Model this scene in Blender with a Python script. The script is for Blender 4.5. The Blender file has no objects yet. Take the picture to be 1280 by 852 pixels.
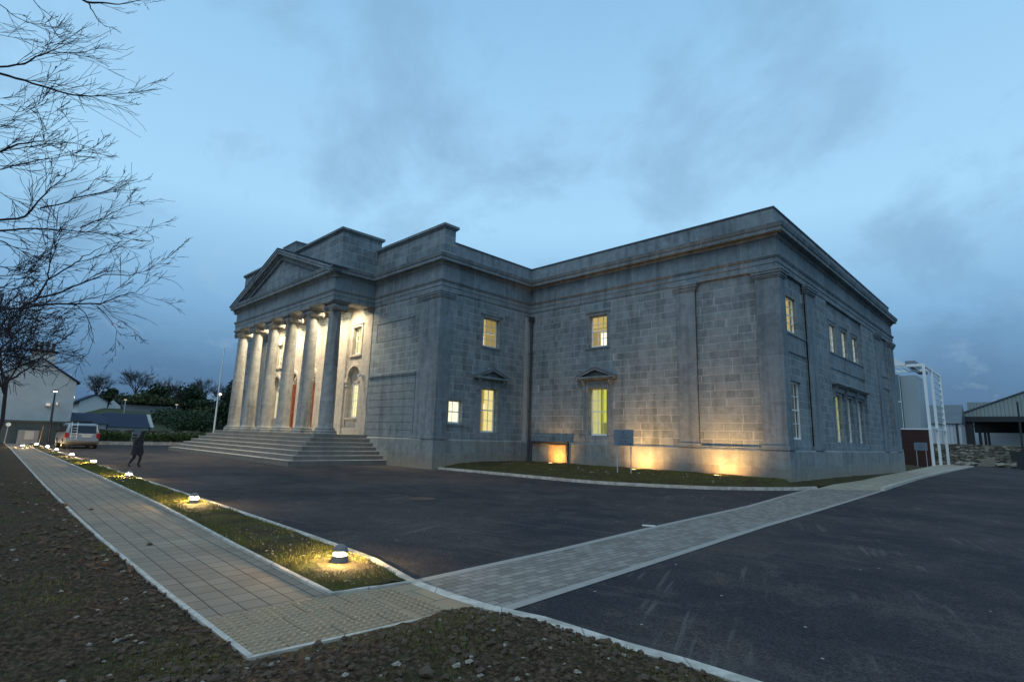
import bpy, bmesh, math, random
import numpy as np
from mathutils import Vector, noise
random.seed(7)
S=bpy.context.scene
COL=S.collection
R=math.radians
# ------------------------------------------------------------------ camera
FPX=676.8; YAW,PIT,ROL=R(44.706),R(10.10),R(1.689)
cF=Vector((-math.sin(YAW)*math.cos(PIT),math.cos(YAW)*math.cos(PIT),math.sin(PIT)))
cR0=Vector((math.cos(YAW),math.sin(YAW),0)); cU0=cR0.cross(cF)
cR=cR0*math.cos(ROL)+cU0*math.sin(ROL); cU=cU0*math.cos(ROL)-cR0*math.sin(ROL)
CAM=Vector((0,0,1.5))
cam=bpy.data.cameras.new('camera'); camo=bpy.data.objects.new('camera',cam); COL.objects.link(camo)
from mathutils import Matrix
m=Matrix((cR,cU,-cF)).transposed().to_4x4(); m.translation=CAM; camo.matrix_world=m
cam.sensor_width=36; cam.lens=FPX*36/1280; cam.clip_end=3000; cam.clip_start=.05
S.camera=camo
def at(px,py,X=None,Y=None,Z=None):
    d=cF+cR*((px-640)/FPX)-cU*((py-426)/FPX)
    t=((X-CAM.x)/d.x) if X is not None else ((Y-CAM.y)/d.y) if Y is not None else ((Z-CAM.z)/d.z)
    return CAM+d*t
# ------------------------------------------------------------------ node helpers
class N:
    def __init__(s,tree): s.t=tree; s.n=tree.nodes; s.l=tree.links
    def new(s,typ,**kw):
        n=s.n.new(typ)
        for k,v in kw.items(): setattr(n,k,v)
        return n
    def set(s,inp,v):
        if v is None: return
        if isinstance(v,bpy.types.NodeSocket): s.l.new(v,inp)
        elif isinstance(v,(tuple,list)) and inp.type=='RGBA' and len(v)==3: inp.default_value=(*v,1)
        else: inp.default_value=v
    def math(s,op,a,b=None,c=None,clamp=False):
        n=s.new('ShaderNodeMath',operation=op,use_clamp=clamp)
        s.set(n.inputs[0],a); s.set(n.inputs[1],b)
        if c is not None: s.set(n.inputs[2],c)
        return n.outputs[0]
    def vmath(s,op,a,b=None):
        n=s.new('ShaderNodeVectorMath',operation=op); s.set(n.inputs[0],a); s.set(n.inputs[1],b); return n.outputs[0]
    def comb(s,x,y,z):
        n=s.new('ShaderNodeCombineXYZ'); s.set(n.inputs[0],x); s.set(n.inputs[1],y); s.set(n.inputs[2],z); return n.outputs[0]
    def sep(s,v):
        n=s.new('ShaderNodeSeparateXYZ'); s.set(n.inputs[0],v); return n.outputs
    def pos(s): return s.new('ShaderNodeNewGeometry').outputs['Position']
    def obj(s): return s.new('ShaderNodeTexCoord').outputs['Object']
    def noise(s,v,scale,detail=4,rough=.55,dist=0):
        n=s.new('ShaderNodeTexNoise'); s.set(n.inputs['Vector'],v); n.inputs['Scale'].default_value=scale
        n.inputs['Detail'].default_value=detail; n.inputs['Roughness'].default_value=rough; n.inputs['Distortion'].default_value=dist
        return n.outputs[0]
    def white(s,v):
        n=s.new('ShaderNodeTexWhiteNoise',noise_dimensions='3D'); s.set(n.inputs['Vector'],v); return n.outputs['Value']
    def mix(s,f,a,b,mode='MIX'):
        n=s.new('ShaderNodeMix',data_type='RGBA',blend_type=mode); s.set(n.inputs[0],f); s.set(n.inputs[6],a); s.set(n.inputs[7],b); return n.outputs[2]
    def ramp(s,f,*stops,interp='LINEAR'):
        n=s.new('ShaderNodeValToRGB'); n.color_ramp.interpolation=interp; e=n.color_ramp.elements
        while len(e)<len(stops): e.new(.5)
        for i,(p,c) in enumerate(stops):
            e[i].position=p; e[i].color=(*c,1) if isinstance(c,(tuple,list)) else (c,c,c,1)
        s.set(n.inputs[0],f); return n.outputs[0]
    def bump(s,h,strength=.3,dist=.02,nrm=None):
        n=s.new('ShaderNodeBump'); n.inputs['Strength'].default_value=strength; n.inputs['Distance'].default_value=dist
        s.set(n.inputs['Height'],h); s.set(n.inputs['Normal'],nrm); return n.outputs[0]
MATS={}
def mat(name,fn=None,**kw):
    if name in MATS: return MATS[name]
    m=bpy.data.materials.new(name); m.use_nodes=True; t=m.node_tree; b=t.nodes['Principled BSDF']
    g=N(t)
    def setp(k,v): g.set(b.inputs[k],v)
    if fn: fn(g,setp,b)
    for k,v in kw.items():
        setp({'col':'Base Color','rough':'Roughness','metal':'Metallic','spec':'Specular IOR Level'}[k],v)
    MATS[name]=m; return m
# ------------------------------------------------------------------ world: dusk sky with broken cloud
W=bpy.data.worlds.new('World'); S.world=W; W.use_nodes=True
g=N(W.node_tree); g.n.clear()
out=g.new('ShaderNodeOutputWorld'); bg=g.new('ShaderNodeBackground')
d=g.new('ShaderNodeTexCoord').outputs['Generated']; x,y,z=g.sep(d)[:3]
zz=g.math('MAXIMUM',z,0)
el=g.math('ARCSINE',z)
base=g.ramp(g.math('MULTIPLY_ADD',el,1/1.5708,0,clamp=True),
   (0,(.060,.135,.265)),(.06,(.092,.215,.385)),(.13,(.21,.43,.69)),(.24,(.385,.685,.95)),(.36,(.335,.61,.89)),(.52,(.25,.50,.78)),(.66,(.33,.52,.70)),(1,(.40,.52,.66)))
den=g.math('ADD',zz,.55)
pv=g.comb(g.math('DIVIDE',x,den),g.math('DIVIDE',y,den),0)
n1=g.noise(g.vmath('ADD',pv,(1.55,.2,0)),2.5,8,.60,.3); n2=g.noise(g.vmath('ADD',pv,(4.3,1.7,2)),6.5,6,.6,.2)
cl=g.ramp(g.math('ADD',g.math('MULTIPLY',n1,.75),g.math('MULTIPLY',n2,.25)),(.48,0.),(.60,1.))
cl=g.math('MULTIPLY',cl,g.ramp(el,(.0,.55),(.30,.7),(.5,1.),(.75,.8)))
# azimuth: clouds thinner in the middle of the opening, heavier left and right low down
ccol=g.ramp(g.math('MULTIPLY_ADD',el,1/1.5708,0,clamp=True),(0,(.048,.115,.215)),(.12,(.10,.215,.40)),(.3,(.21,.38,.575)),(1,(.18,.35,.55)))
sky=g.mix(g.math('MULTIPLY',cl,.55),base,ccol)
wisp=g.ramp(n2,(.56,0.),(.70,1.))
sky=g.mix(g.math('MULTIPLY',wisp,g.ramp(el,(.05,.45),(.25,.12),(1,0.))),sky,(.42,.62,.80))
nis=g.new('ShaderNodeTexSky',sky_type='NISHITA',sun_disc=False); nis.sun_elevation=R(1.5); nis.sun_rotation=R(160)
# afterglow in the quarter of the sky behind the camera
dt=g.new('ShaderNodeVectorMath',operation='DOT_PRODUCT'); g.set(dt.inputs[0],d); dt.inputs[1].default_value=(.34,-.93,.1)
glow=g.ramp(dt.outputs['Value'],(.1,0.),(.9,1.))
sky=g.mix(g.math('MULTIPLY',glow,.6),sky,(.44,.58,.72))
sky=g.mix(1.,sky,g.mix(1.,nis.outputs[0],(.012,.012,.012),'MULTIPLY'),'ADD')
g.set(bg.inputs[0],sky); bg.inputs[1].default_value=1.0; g.l.new(bg.outputs[0],out.inputs[0])
sl=bpy.data.lights.new('sun','SUN'); sl.energy=.62; sl.angle=R(28); sl.color=(.80,.93,1)
so=bpy.data.objects.new('sun',sl); COL.objects.link(so)
so.rotation_euler=Vector((.26,-.62,.80)).to_track_quat('Z','Y').to_euler()
S.view_settings.view_transform='Standard'; S.view_settings.look='None'; S.view_settings.exposure=0; S.view_settings.gamma=1
S.view_settings.use_curve_mapping=False
S.cycles.use_denoising=True; S.cycles.sample_clamp_indirect=4; S.cycles.max_bounces=6
S.cycles.diffuse_bounces=3; S.cycles.glossy_bounces=2; S.cycles.transparent_max_bounces=8
# ------------------------------------------------------------------ mesh builder
def wloc(o):
    v=Vector((0,0,0))
    while o is not None: v+=o.location; o=o.parent
    return v
class MB:
    def __init__(s): s.v=[]; s.f=[]
    def add(s,vs,fs):
        k=len(s.v); s.v+=[tuple(p) for p in vs]; s.f+=[tuple(i+k for i in f) for f in fs]; return s
    def quad(s,a,b,c,d): return s.add([a,b,c,d],[(0,1,2,3)])
    def hexa(s,p): return s.add(p,[(0,3,2,1),(4,5,6,7),(0,1,5,4),(1,2,6,5),(2,3,7,6),(3,0,4,7)])
    def box(s,x0,x1,y0,y1,z0,z1):
        return s.hexa([(x0,y0,z0),(x1,y0,z0),(x1,y1,z0),(x0,y1,z0),(x0,y0,z1),(x1,y0,z1),(x1,y1,z1),(x0,y1,z1)])
    def fbox(s,F,u0,u1,d0,d1,z0,z1):
        return s.hexa([F(u0,d0,z0),F(u1,d0,z0),F(u1,d1,z0),F(u0,d1,z0),F(u0,d0,z1),F(u1,d0,z1),F(u1,d1,z1),F(u0,d1,z1)])
    def prism(s,pts,off):
        n=len(pts); off=Vector(off); a=[Vector(p) for p in pts]; b=[p+off for p in a]
        return s.add(a+b,[tuple(range(n)),tuple(range(2*n-1,n-1,-1))]+[(i,(i+1)%n,n+(i+1)%n,n+i) for i in range(n)])
    def tube(s,pts,rs,n=6,cap=True):
        P=[Vector(p) for p in pts]; k=len(s.v)
        if not hasattr(rs,'__len__'): rs=[rs]*len(P)
        ref=None
        for i,p in enumerate(P):
            t=(P[min(i+1,len(P)-1)]-P[max(i-1,0)])
            t=t.normalized() if t.length>1e-9 else Vector((0,0,1))
            if ref is None: ref=t.orthogonal().normalized()
            a=(ref-t*ref.dot(t)); a=a.normalized() if a.length>1e-6 else t.orthogonal().normalized(); ref=a; b=t.cross(a)
            for j in range(n):
                q=2*math.pi*j/n; s.v.append(tuple(p+(a*math.cos(q)+b*math.sin(q))*rs[i]))
        for i in range(len(P)-1):
            for j in range(n):
                s.f.append((k+i*n+j,k+i*n+(j+1)%n,k+(i+1)*n+(j+1)%n,k+(i+1)*n+j))
        if cap:
            s.f.append(tuple(k+j for j in range(n-1,-1,-1))); e=k+(len(P)-1)*n; s.f.append(tuple(e+j for j in range(n)))
        return s
    def lathe(s,prof,c,n=24,cap=True):
        k=len(s.v); c=Vector(c)
        for r,z in prof:
            for j in range(n):
                q=2*math.pi*j/n; s.v.append((c.x+r*math.cos(q),c.y+r*math.sin(q),c.z+z))
        for i in range(len(prof)-1):
            for j in range(n):
                s.f.append((k+i*n+j,k+i*n+(j+1)%n,k+(i+1)*n+(j+1)%n,k+(i+1)*n+j))
        if cap:
            s.f.append(tuple(k+j for j in range(n-1,-1,-1))); e=k+(len(prof)-1)*n; s.f.append(tuple(e+j for j in range(n)))
        return s
    def build(s,name,m,parent=None,smooth=False,bevel=0,world=True,recalc=True):
        me=bpy.data.meshes.new(name)
        off=wloc(parent) if (parent is not None and world) else Vector((0,0,0))
        vs=s.v if off.length==0 else [(a-off.x,b-off.y,c-off.z) for a,b,c in s.v]
        me.from_pydata(vs,[],s.f); 
        if recalc and len(s.f)<60000:
            bm=bmesh.new(); bm.from_mesh(me); bmesh.ops.recalc_face_normals(bm,faces=bm.faces); bm.to_mesh(me); bm.free()
        me.materials.append(m)
        if smooth:
            me.polygons.foreach_set('use_smooth',[True]*len(me.polygons))
            try: me.set_sharp_from_angle(angle=R(smooth if smooth is not True and smooth>1 else 42))
            except Exception: pass
        me.update()
        o=bpy.data.objects.new(name,me); COL.objects.link(o)
        if parent is not None: o.parent=parent
        if bevel:
            b=o.modifiers.new('bevel','BEVEL'); b.width=bevel; b.segments=2; b.limit_method='ANGLE'
        return o
def tag(o,label=None,cat=None,group=None,kind=None):
    if label: o['label']=label
    if cat: o['category']=cat
    if group: o['group']=group
    if kind: o['kind']=kind
    return o
def thing(name,loc,label,cat,group=None,rz=0):
    o=bpy.data.objects.new(name,None); COL.objects.link(o); o.location=loc; o.rotation_euler=(0,0,rz); o.empty_display_size=.3
    return tag(o,label,cat,group)
def dup(root,loc,label,group=None,rz=None):
    r=root.copy(); COL.objects.link(r); r.location=loc
    if rz is not None: r.rotation_euler=(0,0,rz)
    r['label']=label
    if group: r['group']=group
    for ch in list(root.children):
        c=ch.copy(); COL.objects.link(c); c.parent=r
        for gch in ch.children:
            e=gch.copy(); COL.objects.link(e); e.parent=c
    return r
# ------------------------------------------------------------------ materials
def stone(name,h,w,base,mortar=(.50,.50,.47),jw=.012,var=.35,mstr=.55,streak=.35,warp=.55,bumpy=.35,splash=True,voff=0.):
    def fn(g,setp,b):
        p=g.pos(); x,y,z=g.sep(p)[:3]; u=g.math('ADD',x,y); v=g.math('ADD',z,voff)
        vr=g.math('DIVIDE',v,h); row=g.math('FLOOR',vr); fv=g.math('SUBTRACT',vr,row)
        r1=g.white(g.comb(row,3.1,7.7)); u2=g.math('MULTIPLY_ADD',r1,9.,u)
        wn=g.noise(g.comb(u2,g.math('MULTIPLY',row,5.37),0),1.1/max(w,.3)*.6,1,.5)
        uu=g.math('DIVIDE',g.math('MULTIPLY_ADD',wn,warp*w*4,u2),w); cell=g.math('FLOOR',uu); fu=g.math('SUBTRACT',uu,cell)
        du=g.math('MULTIPLY',g.math('MINIMUM',fu,g.math('SUBTRACT',1.,fu)),w)
        dv=g.math('MULTIPLY',g.math('MINIMUM',fv,g.math('SUBTRACT',1.,fv)),h)
        dd=g.math('ADD',g.math('MINIMUM',du,dv),g.math('MULTIPLY_ADD',g.noise(p,14,2),.014,-.007))
        jm=g.math('SUBTRACT',1.,g.math('SMOOTH_MIN',g.math('DIVIDE',dd,jw),1.,.3),clamp=True)
        cr=g.white(g.comb(cell,row,1.3))
        tone=g.math('MULTIPLY_ADD',g.math('SUBTRACT',cr,.5),var,1.)
        big=g.noise(p,.45,5,.6); mid=g.noise(p,3.5,5,.65); fine=g.noise(p,38,4,.7)
        st=g.noise(g.comb(g.math('MULTIPLY',u,2.4),0,g.math('MULTIPLY',z,.22)),1.,5,.6)
        tone=g.math('MULTIPLY',tone,g.math('MULTIPLY_ADD',big,.7,.65))
        tone=g.math('MULTIPLY',tone,g.math('MULTIPLY_ADD',mid,1.1,.45))
        tone=g.math('MULTIPLY',tone,g.math('MULTIPLY_ADD',fine,.9,.55))
        tone=g.math('MULTIPLY',tone,g.math('SUBTRACT',1.,g.math('MULTIPLY',g.ramp(st,(.48,0.),(.68,1.)),streak)))
        c=g.mix(1.,base,g.comb(tone,tone,tone),'MULTIPLY')
        c=g.mix(g.math('MULTIPLY',g.ramp(cr,(.6,0.),(1.,.35)),1.),c,(base[0]*1.08,base[1]*.98,base[2]*.9))
        c=g.mix(g.math('MULTIPLY',g.math('MULTIPLY',jm,mstr),g.ramp(g.noise(p,1.3,3),(.3,.45),(.65,1.))),c,mortar)
        pale=g.ramp(g.noise(g.comb(g.math('MULTIPLY',u,1.6),5.,g.math('MULTIPLY',z,.35)),1.,4,.7),(.60,0.),(.74,.35))
        c=g.mix(pale,c,(.42,.43,.42))
        if splash:
            s=g.math('SUBTRACT',g.math('MULTIPLY_ADD',g.noise(p,2.,4),.5,.55),z,clamp=True)
            c=g.mix(g.math('MULTIPLY',s,1.0,clamp=True),c,(.27,.225,.16))
        setp('Base Color',c); setp('Roughness',.88); setp('Specular IOR Level',.25)
        hgt=g.math('ADD',g.math('MULTIPLY',jm,-.6),g.math('MULTIPLY_ADD',fine,.5,g.math('MULTIPLY',cr,.5)))
        setp('Normal',g.bump(hgt,bumpy,.02))
    return mat(name,fn)
ASH=stone('coursed_limestone',.335,.62,(.185,.228,.25),var=.34,mstr=.95,jw=.02,mortar=(.40,.435,.44),bumpy=.6)
DRS=stone('dressed_limestone',2.4,1.0,(.185,.228,.255),var=.26,mstr=.7,streak=.32,warp=.35,bumpy=.25,splash=False,voff=.9)
PLI=stone('plinth_limestone',.66,1.1,(.205,.235,.24),var=.25,mstr=.35,streak=.3,warp=.3)
PIL=stone('pilaster_limestone',1.75,5.,(.172,.212,.238),var=.25,mstr=.4,streak=.35,warp=.0,bumpy=.25,splash=False,voff=.3)
COLM=stone('column_granite',1.78,50.,(.27,.285,.285),mortar=(.45,.46,.44),jw=.022,var=.2,mstr=.6,streak=.45,warp=0,bumpy=.3,splash=False,voff=.4)
ATT=stone('attic_limestone',.42,.95,(.18,.225,.25),var=.4,mstr=.9,warp=.25,jw=.016,splash=False)
def stepfn(g,setp,b):
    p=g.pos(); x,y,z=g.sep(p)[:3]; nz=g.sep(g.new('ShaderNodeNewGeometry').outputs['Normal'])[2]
    u=g.math('ADD',x,y); row=g.math('FLOOR',g.math('DIVIDE',g.math('SUBTRACT',1.421,z),.2029)); uu=g.math('DIVIDE',g.math('MULTIPLY_ADD',row,3.71,u),1.55)
    fr=g.math('FRACT',uu); j=g.ramp(fr,(0,1.),(.012,0.)); n=g.noise(p,1.6,5,.65); f=g.noise(p,22,4,.7)
    t=g.math('MULTIPLY',g.math('MULTIPLY_ADD',n,.8,.6),g.math('MULTIPLY_ADD',f,.6,.7))
    c=g.mix(1.,g.mix(g.math('ABSOLUTE',nz,clamp=True),(.15,.148,.135),(.42,.40,.36)),g.comb(t,t,t),'MULTIPLY')  # base colour follows the surface normal: dark risers, pale treads
    c=g.mix(g.math('MULTIPLY',j,.5),c,(.38,.38,.34)); c=g.mix(g.ramp(g.noise(p,5,4,.7),(.62,0.),(.72,.5)),c,(.40,.40,.36))
    setp('Base Color',c); setp('Roughness',.85); setp('Normal',g.bump(f,.3,.015))
STP=mat('dark_riser_step_stone',stepfn)
RUB=None
def plain(name,col,rough=.7,metal=0,nz=.25,sc=6,bump=0):
    def fn(g,setp,b):
        p=g.obj(); n=g.noise(p,sc,5,.6)
        t=g.math('MULTIPLY_ADD',n,nz*2,1-nz); setp('Base Color',g.mix(1.,col,g.comb(t,t,t),'MULTIPLY'))
        setp('Roughness',g.math('MULTIPLY_ADD',n,.2,rough-.1)); setp('Metallic',metal)
        if bump: setp('Normal',g.bump(g.noise(p,sc*6,4),bump,.02))
    return mat(name,fn)
def emit(name,col,s):
    def fn(g,setp,b):
        setp('Base Color',(.1,.1,.1)); setp('Emission Color',col); setp('Emission Strength',s)
    return mat(name,fn)
WHT=plain('white_painted_timber',(.78,.80,.78),.45,nz=.06)
LEAD=plain('lead_flashing',(.10,.12,.15),.55,nz=.2)
SLATE=plain('blue_slate',(.018,.032,.065),.85,nz=.3,sc=3)
IRON=plain('black_iron_pipe',(.03,.035,.045),.5,nz=.2)
DOORM=plain('varnished_red_brown_timber',(.20,.042,.016),.35,nz=.3,sc=4)
def glassfn(g,setp,b):
    setp('Base Color',(.9,.95,.95)); setp('Roughness',.04); setp('Transmission Weight',1.0); setp('IOR',1.02); setp('Alpha',.25)
GLS=mat('window_glass',glassfn)
# ------------------------------------------------------------------ ground
def asphaltfn(g,setp,b):
    p=g.pos(); x,y,z=g.sep(p)[:3]
    n=g.noise(p,.28,6,.65); m2=g.noise(g.vmath('ADD',p,(7,3,0)),1.3,6,.7,.6)
    c=g.ramp(n,(.42,(.028,.028,.033)),(.62,(.064,.052,.050)))
    c=g.mix(g.ramp(m2,(.50,0.),(.64,.5)),c,(.095,.078,.070))
    c=g.mix(g.ramp(g.noise(p,4.5,5,.7),(.50,0.),(.62,.5)),c,(.030,.030,.032))
    vc=g.new('ShaderNodeTexVoronoi'); vc.inputs['Scale'].default_value=75.; g.set(vc.inputs['Vector'],p)
    ag=g.sep(vc.outputs['Color'])[0]; t=g.math('MULTIPLY_ADD',ag,1.1,.45)
    c=g.mix(1.,c,g.comb(t,t,t),'MULTIPLY')
    # tyre scuffs: thin pale streaks
    v=g.comb(g.math('MULTIPLY',g.math('ADD',x,g.math('MULTIPLY',y,.35)),11.),g.math('MULTIPLY',y,.45),0)
    sc=g.ramp(g.noise(v,1.,4,.6),(.55,0.),(.62,1.)); msk=g.ramp(g.noise(p,.55,2),(.54,0.),(.60,1.))
    c=g.mix(g.math('MULTIPLY',g.math('MULTIPLY',sc,msk),.32),c,(.17,.165,.15))
    v=g.comb(g.math('MULTIPLY',g.math('SUBTRACT',y,g.math('MULTIPLY',x,.2)),5.),g.math('MULTIPLY',x,.25),4.)
    c=g.mix(g.math('MULTIPLY',g.ramp(g.noise(v,1.,3,.5),(.58,0.),(.64,1.)),.18),c,(.12,.11,.10))
    vor=g.new('ShaderNodeTexVoronoi'); vor.inputs['Scale'].default_value=2.6; g.set(vor.inputs['Vector'],p)
    c=g.mix(g.ramp(vor.outputs['Distance'],(.03,1.),(.04,0.)),c,(.4,.38,.35))
    setp('Base Color',c); setp('Roughness',.9); setp('Specular IOR Level',.18)
    setp('Normal',g.bump(ag,.6,.006))
ASP=mat('worn_asphalt',asphaltfn)
def soilfn(g,setp,b):
    p=g.pos(); n=g.noise(p,1.6,6,.65); f=g.noise(p,26,5,.7); q=g.noise(p,7,4,.6)
    c=g.ramp(f,(.38,(.022,.013,.008)),(.52,(.068,.041,.024)),(.66,(.15,.10,.065)))
    c=g.mix(g.ramp(g.math('ADD',n,g.math('MULTIPLY',q,.4)),(.66,0.),(.86,.5)),c,(.035,.042,.014))
    setp('Base Color',c); setp('Roughness',.95); setp('Specular IOR Level',.15); setp('Normal',g.bump(f,.8,.03))
SOIL=mat('turned_soil',soilfn)
def vergefn(g,setp,b):
    p=g.pos(); n=g.noise(p,2.2,6,.65); f=g.noise(p,45,4,.7)
    c=g.ramp(g.math('ADD',g.math('MULTIPLY',n,.7),g.math('MULTIPLY',f,.4)),(.44,(.042,.030,.019)),(.55,(.055,.045,.02)),(.68,(.07,.078,.024)))
    setp('Base Color',c); setp('Roughness',.95); setp('Specular IOR Level',.15); setp('Normal',g.bump(f,.9,.03))
VRG=mat('thin_grass_turf',vergefn)
BLADE=plain('grass_blade',(.12,.125,.022),.8,nz=.5,sc=2)
CLODM=plain('dry_clod',(.085,.057,.037),.95,nz=.5,sc=5,bump=.6)
STNM=plain('pale_stone_chip',(.26,.23,.19),.9,nz=.35,sc=8)
def pavefn(lw,lh,c0,c1,jc,along):
    def fn(g,setp,b):
        p=g.pos(); x,y,z=g.sep(p)[:3]
        if along=='x': v=g.comb(x,g.math('MULTIPLY_ADD',x,.0235,y),0)
        else: v=g.comb(y,x,0)
        br=g.new('ShaderNodeTexBrick'); g.set(br.inputs['Vector'],v); br.inputs['Scale'].default_value=1
        br.inputs['Brick Width'].default_value=lw; br.inputs['Row Height'].default_value=lh; br.inputs['Mortar Size'].default_value=.006
        br.inputs['Mortar Smooth'].default_value=.3
        g.set(br.inputs['Color1'],c0); g.set(br.inputs['Color2'],c1); g.set(br.inputs['Mortar'],jc); br.offset=.0 if along=='x' else .5
        n=g.noise(p,1.5,5,.6); f=g.noise(p,70,3,.7)
        t=g.math('MULTIPLY',g.math('MULTIPLY_ADD',n,.6,.7),g.math('MULTIPLY_ADD',f,.4,.8))
        setp('Base Color',g.mix(1.,br.outputs['Color'],g.comb(t,t,t),'MULTIPLY')); setp('Roughness',.85); setp('Specular IOR Level',.25)
        setp('Normal',g.bump(g.math('MULTIPLY_ADD',f,.15,g.math('MULTIPLY',br.outputs['Fac'],-1.)),.5,.008))
    return fn
PAV=mat('grey_block_paving',pavefn(.24,.205,(.225,.18,.135),(.275,.225,.17),(.045,.04,.034),'x'))
PAVX=mat('grey_crossing_blocks',pavefn(.21,.105,(.17,.155,.135),(.27,.25,.22),(.07,.065,.06),'y'))
TAC=mat('buff_tactile_slab',pavefn(.42,.42,(.30,.225,.145),(.335,.255,.165),(.10,.08,.055),'y'))
PAVF=mat('buff_far_paving',pavefn(.4,.4,(.30,.27,.21),(.36,.32,.25),(.15,.14,.12),'y'))
def kerbfn(g,setp,b):
    p=g.pos(); x,y,z=g.sep(p)[:3]; n=g.noise(p,5,5,.6); f=g.noise(p,80,2)
    u=g.math('ADD',x,y); fr=g.math('FRACT',g.math('DIVIDE',u,.92)); j=g.ramp(fr,(0,1.),(.022,0.))
    c=g.ramp(n,(.42,(.40,.37,.32)),(.58,(.56,.52,.46))); c=g.mix(j,c,(.06,.055,.05)); c=g.mix(g.ramp(g.noise(p,1.7,4,.7),(.5,0.),(.66,.35)),c,(.2,.18,.13))
    c=g.mix(g.ramp(f,(.6,0.),(.8,.4)),c,(.2,.19,.17))
    setp('Base Color',c); setp('Roughness',.85)
KRB=mat('pale_concrete_kerb',kerbfn)
RZ=-.05   # road level; verge, path and kerb tops are near 0
MB().quad((-1500,-1500,-.2),(1500,-1500,-.2),(1500,1500,-.2),(-1500,1500,-.2)).build('ground',plain('rough_grassland',(.045,.055,.02),.95,nz=.4,sc=.3))
S.objects['ground']['kind']='structure'
I=lambda xs,ys:(lambda x:float(np.interp(x,xs,ys)))
EDL=I([-60,-41.85,-17.07,-11.39,-8.68,-5.96,-3.96],[3.0,2.53,1.79,1.66,1.62,1.61,1.63])    # path, left edge
EDR=I([-60,-41.99,-20.83,-12.46,-7.48,-4.96],[4.1,3.57,3.26,3.03,2.77,2.68])               # path, right edge
KV=I([-60,-42,-20,-10.84,-7.76,-6.07,-4.9,-4.32,-3.73,-3.23,-2.47,-2.0,-1.,3,20],[4.6,4.22,3.98,3.88,3.81,3.74,3.51,3.49,3.53,3.66,3.68,3.74,3.76,3.8,3.9])
KW=I([-60,-20,-8,-5,-4,-3,20],[.17,.15,.14,.12,.13,.13,.14])
def strip(mb,xs,lo,hi,n,zf):
    k=len(mb.v)
    for x in xs:
        a,b=lo(x),hi(x)
        for j in range(n+1):
            y=a+(b-a)*j/n; mb.v.append((x,y,zf(x,y,j/n)))
    for i in range(len(xs)-1):
        for j in range(n):
            q=k+i*(n+1)+j; mb.f.append((q,q+n+1,q+n+2,q+1))
    return mb
def xr(a,b,near,far):
    xs=[a]; x=a
    while x>b: x-=near+(far-near)*min(1,abs(x)/40); xs.append(max(x,b))
    return xs
# car park / road: one sheet
MB().add([(-58,3.7,RZ),(40,3.7,RZ),(40,75,RZ),(-75,75,RZ),(-75,4,RZ)],[(0,1,2,3,4)]).build('car_park',ASP)['kind']='structure'
# soil height field (path and road cut into it)
def dsoil(x,y):
    if x<-3.96: return EDL(x)-y
    return min(KV(x)-y,max(x+3.93,1.62-y))
def hsoil(x,y):
    d=dsoil(x,y)
    s=max(0,min(1,(d+.015)/.07)); s=s*s*(3-2*s)
    nz=noise.fractal(Vector((x*1.1,y*1.1,0)),1,2,5)*.05
    near=max(0,1-math.hypot(x,y)/16)
    cl=(noise.fractal(Vector((x*9,y*9,3)),.8,2,4))*.028*near
    nearp=max(0,min(1,d/.5))*.03+ (max(0,min(1,d/.7))*.10 if x>-4 else 0)
    return -.14*(1-s)+s*(.012+nearp*.8+nz*min(1,.3+d)+cl)
def axis(vals):
    return vals
xs=list(np.arange(2.0,-9.5,-.045))+xr(-9.5,-62,.08,.7); ys=list(np.arange(3.95,-1.5,-.045))+[ -1.5-.1*k-.01*k*k for k in range(1,42)]
mb=MB(); nx=len(xs); ny=len(ys)
for x in xs:
    for y in ys: mb.v.append((x,y,hsoil(x,y)))
for i in range(nx-1):
    for j in range(ny-1):
        if max(dsoil(xs[a],ys[b]) for a in (i,i+1) for b in (j,j+1))<-.12: continue
        q=i*ny+j; mb.f.append((q,q+1,q+ny+1,q+ny))
mb.build('soil',SOIL,smooth=80,recalc=False)['kind']='structure'
# footpath
mb=strip(MB(),xr(-4.95,-60,.5,3),EDL,EDR,2,lambda x,y,t:0.0); mb.build('footpath',PAV)['kind']='structure'
mb=MB().add([(-4.952,1.62,0.003),(-3.95,1.62,.003),(-3.80,3.3,.003),(-3.80,3.6,.0),(-4.82,3.55,.0),(-4.93,2.66,.003)],[(0,1,2,3,4,5)])
mb.build('tactile_paving',TAC)['kind']='structure'
mb=MB()
for i in range(30):
    for j in range(15):
        x=-4.92+j*.0685; y=1.655+i*.0685
        if y>3.28 or x<-4.92+max(0,(y-2.6))*.16 or x>-3.99+max(0,y-1.7)*.08: continue
        if 2.95<y<3.02: continue
        mb.lathe([(.024,0),(.021,.009),(.012,.014)],(x,y,.003),10)
mb.build('tactile_domes',plain('buff_dome',(.33,.25,.16),.85,nz=.15,sc=9),smooth=True)['kind']='structure'
# thin edging kerbs of the path
def edging(lo,hi,name,xs,z=.035):
    mb=MB(); 
    strip(mb,xs,lo,hi,1,lambda x,y,t:z)
    strip(mb,xs,lo,lambda x:lo(x)+.001,1,lambda x,y,t:z if t>.5 else -.1)
    strip(mb,xs,hi,lambda x:hi(x)+.001,1,lambda x,y,t:-.1 if t>.5 else z)
    x0,x1=xs[0],xs[-1]
    mb.quad((x0,lo(x0),-.1),(x0,hi(x0),-.1),(x0,hi(x0),z),(x0,lo(x0),z))
    o=mb.build(name,KRB); o['kind']='structure'; return o
edging(lambda x:EDL(x)-.045,EDL,'path_edging',xr(-3.96,-60,.3,2),.022)
edging(EDR,lambda x:EDR(x)+.05,'path_edging',xr(-4.93,-60,.3,2),.028)
edging(KV,lambda x:KV(x)+KW(x),'kerb',list(np.arange(14,-6,-.25))+xr(-6,-58,.3,2),.004)
mb=MB()
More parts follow.
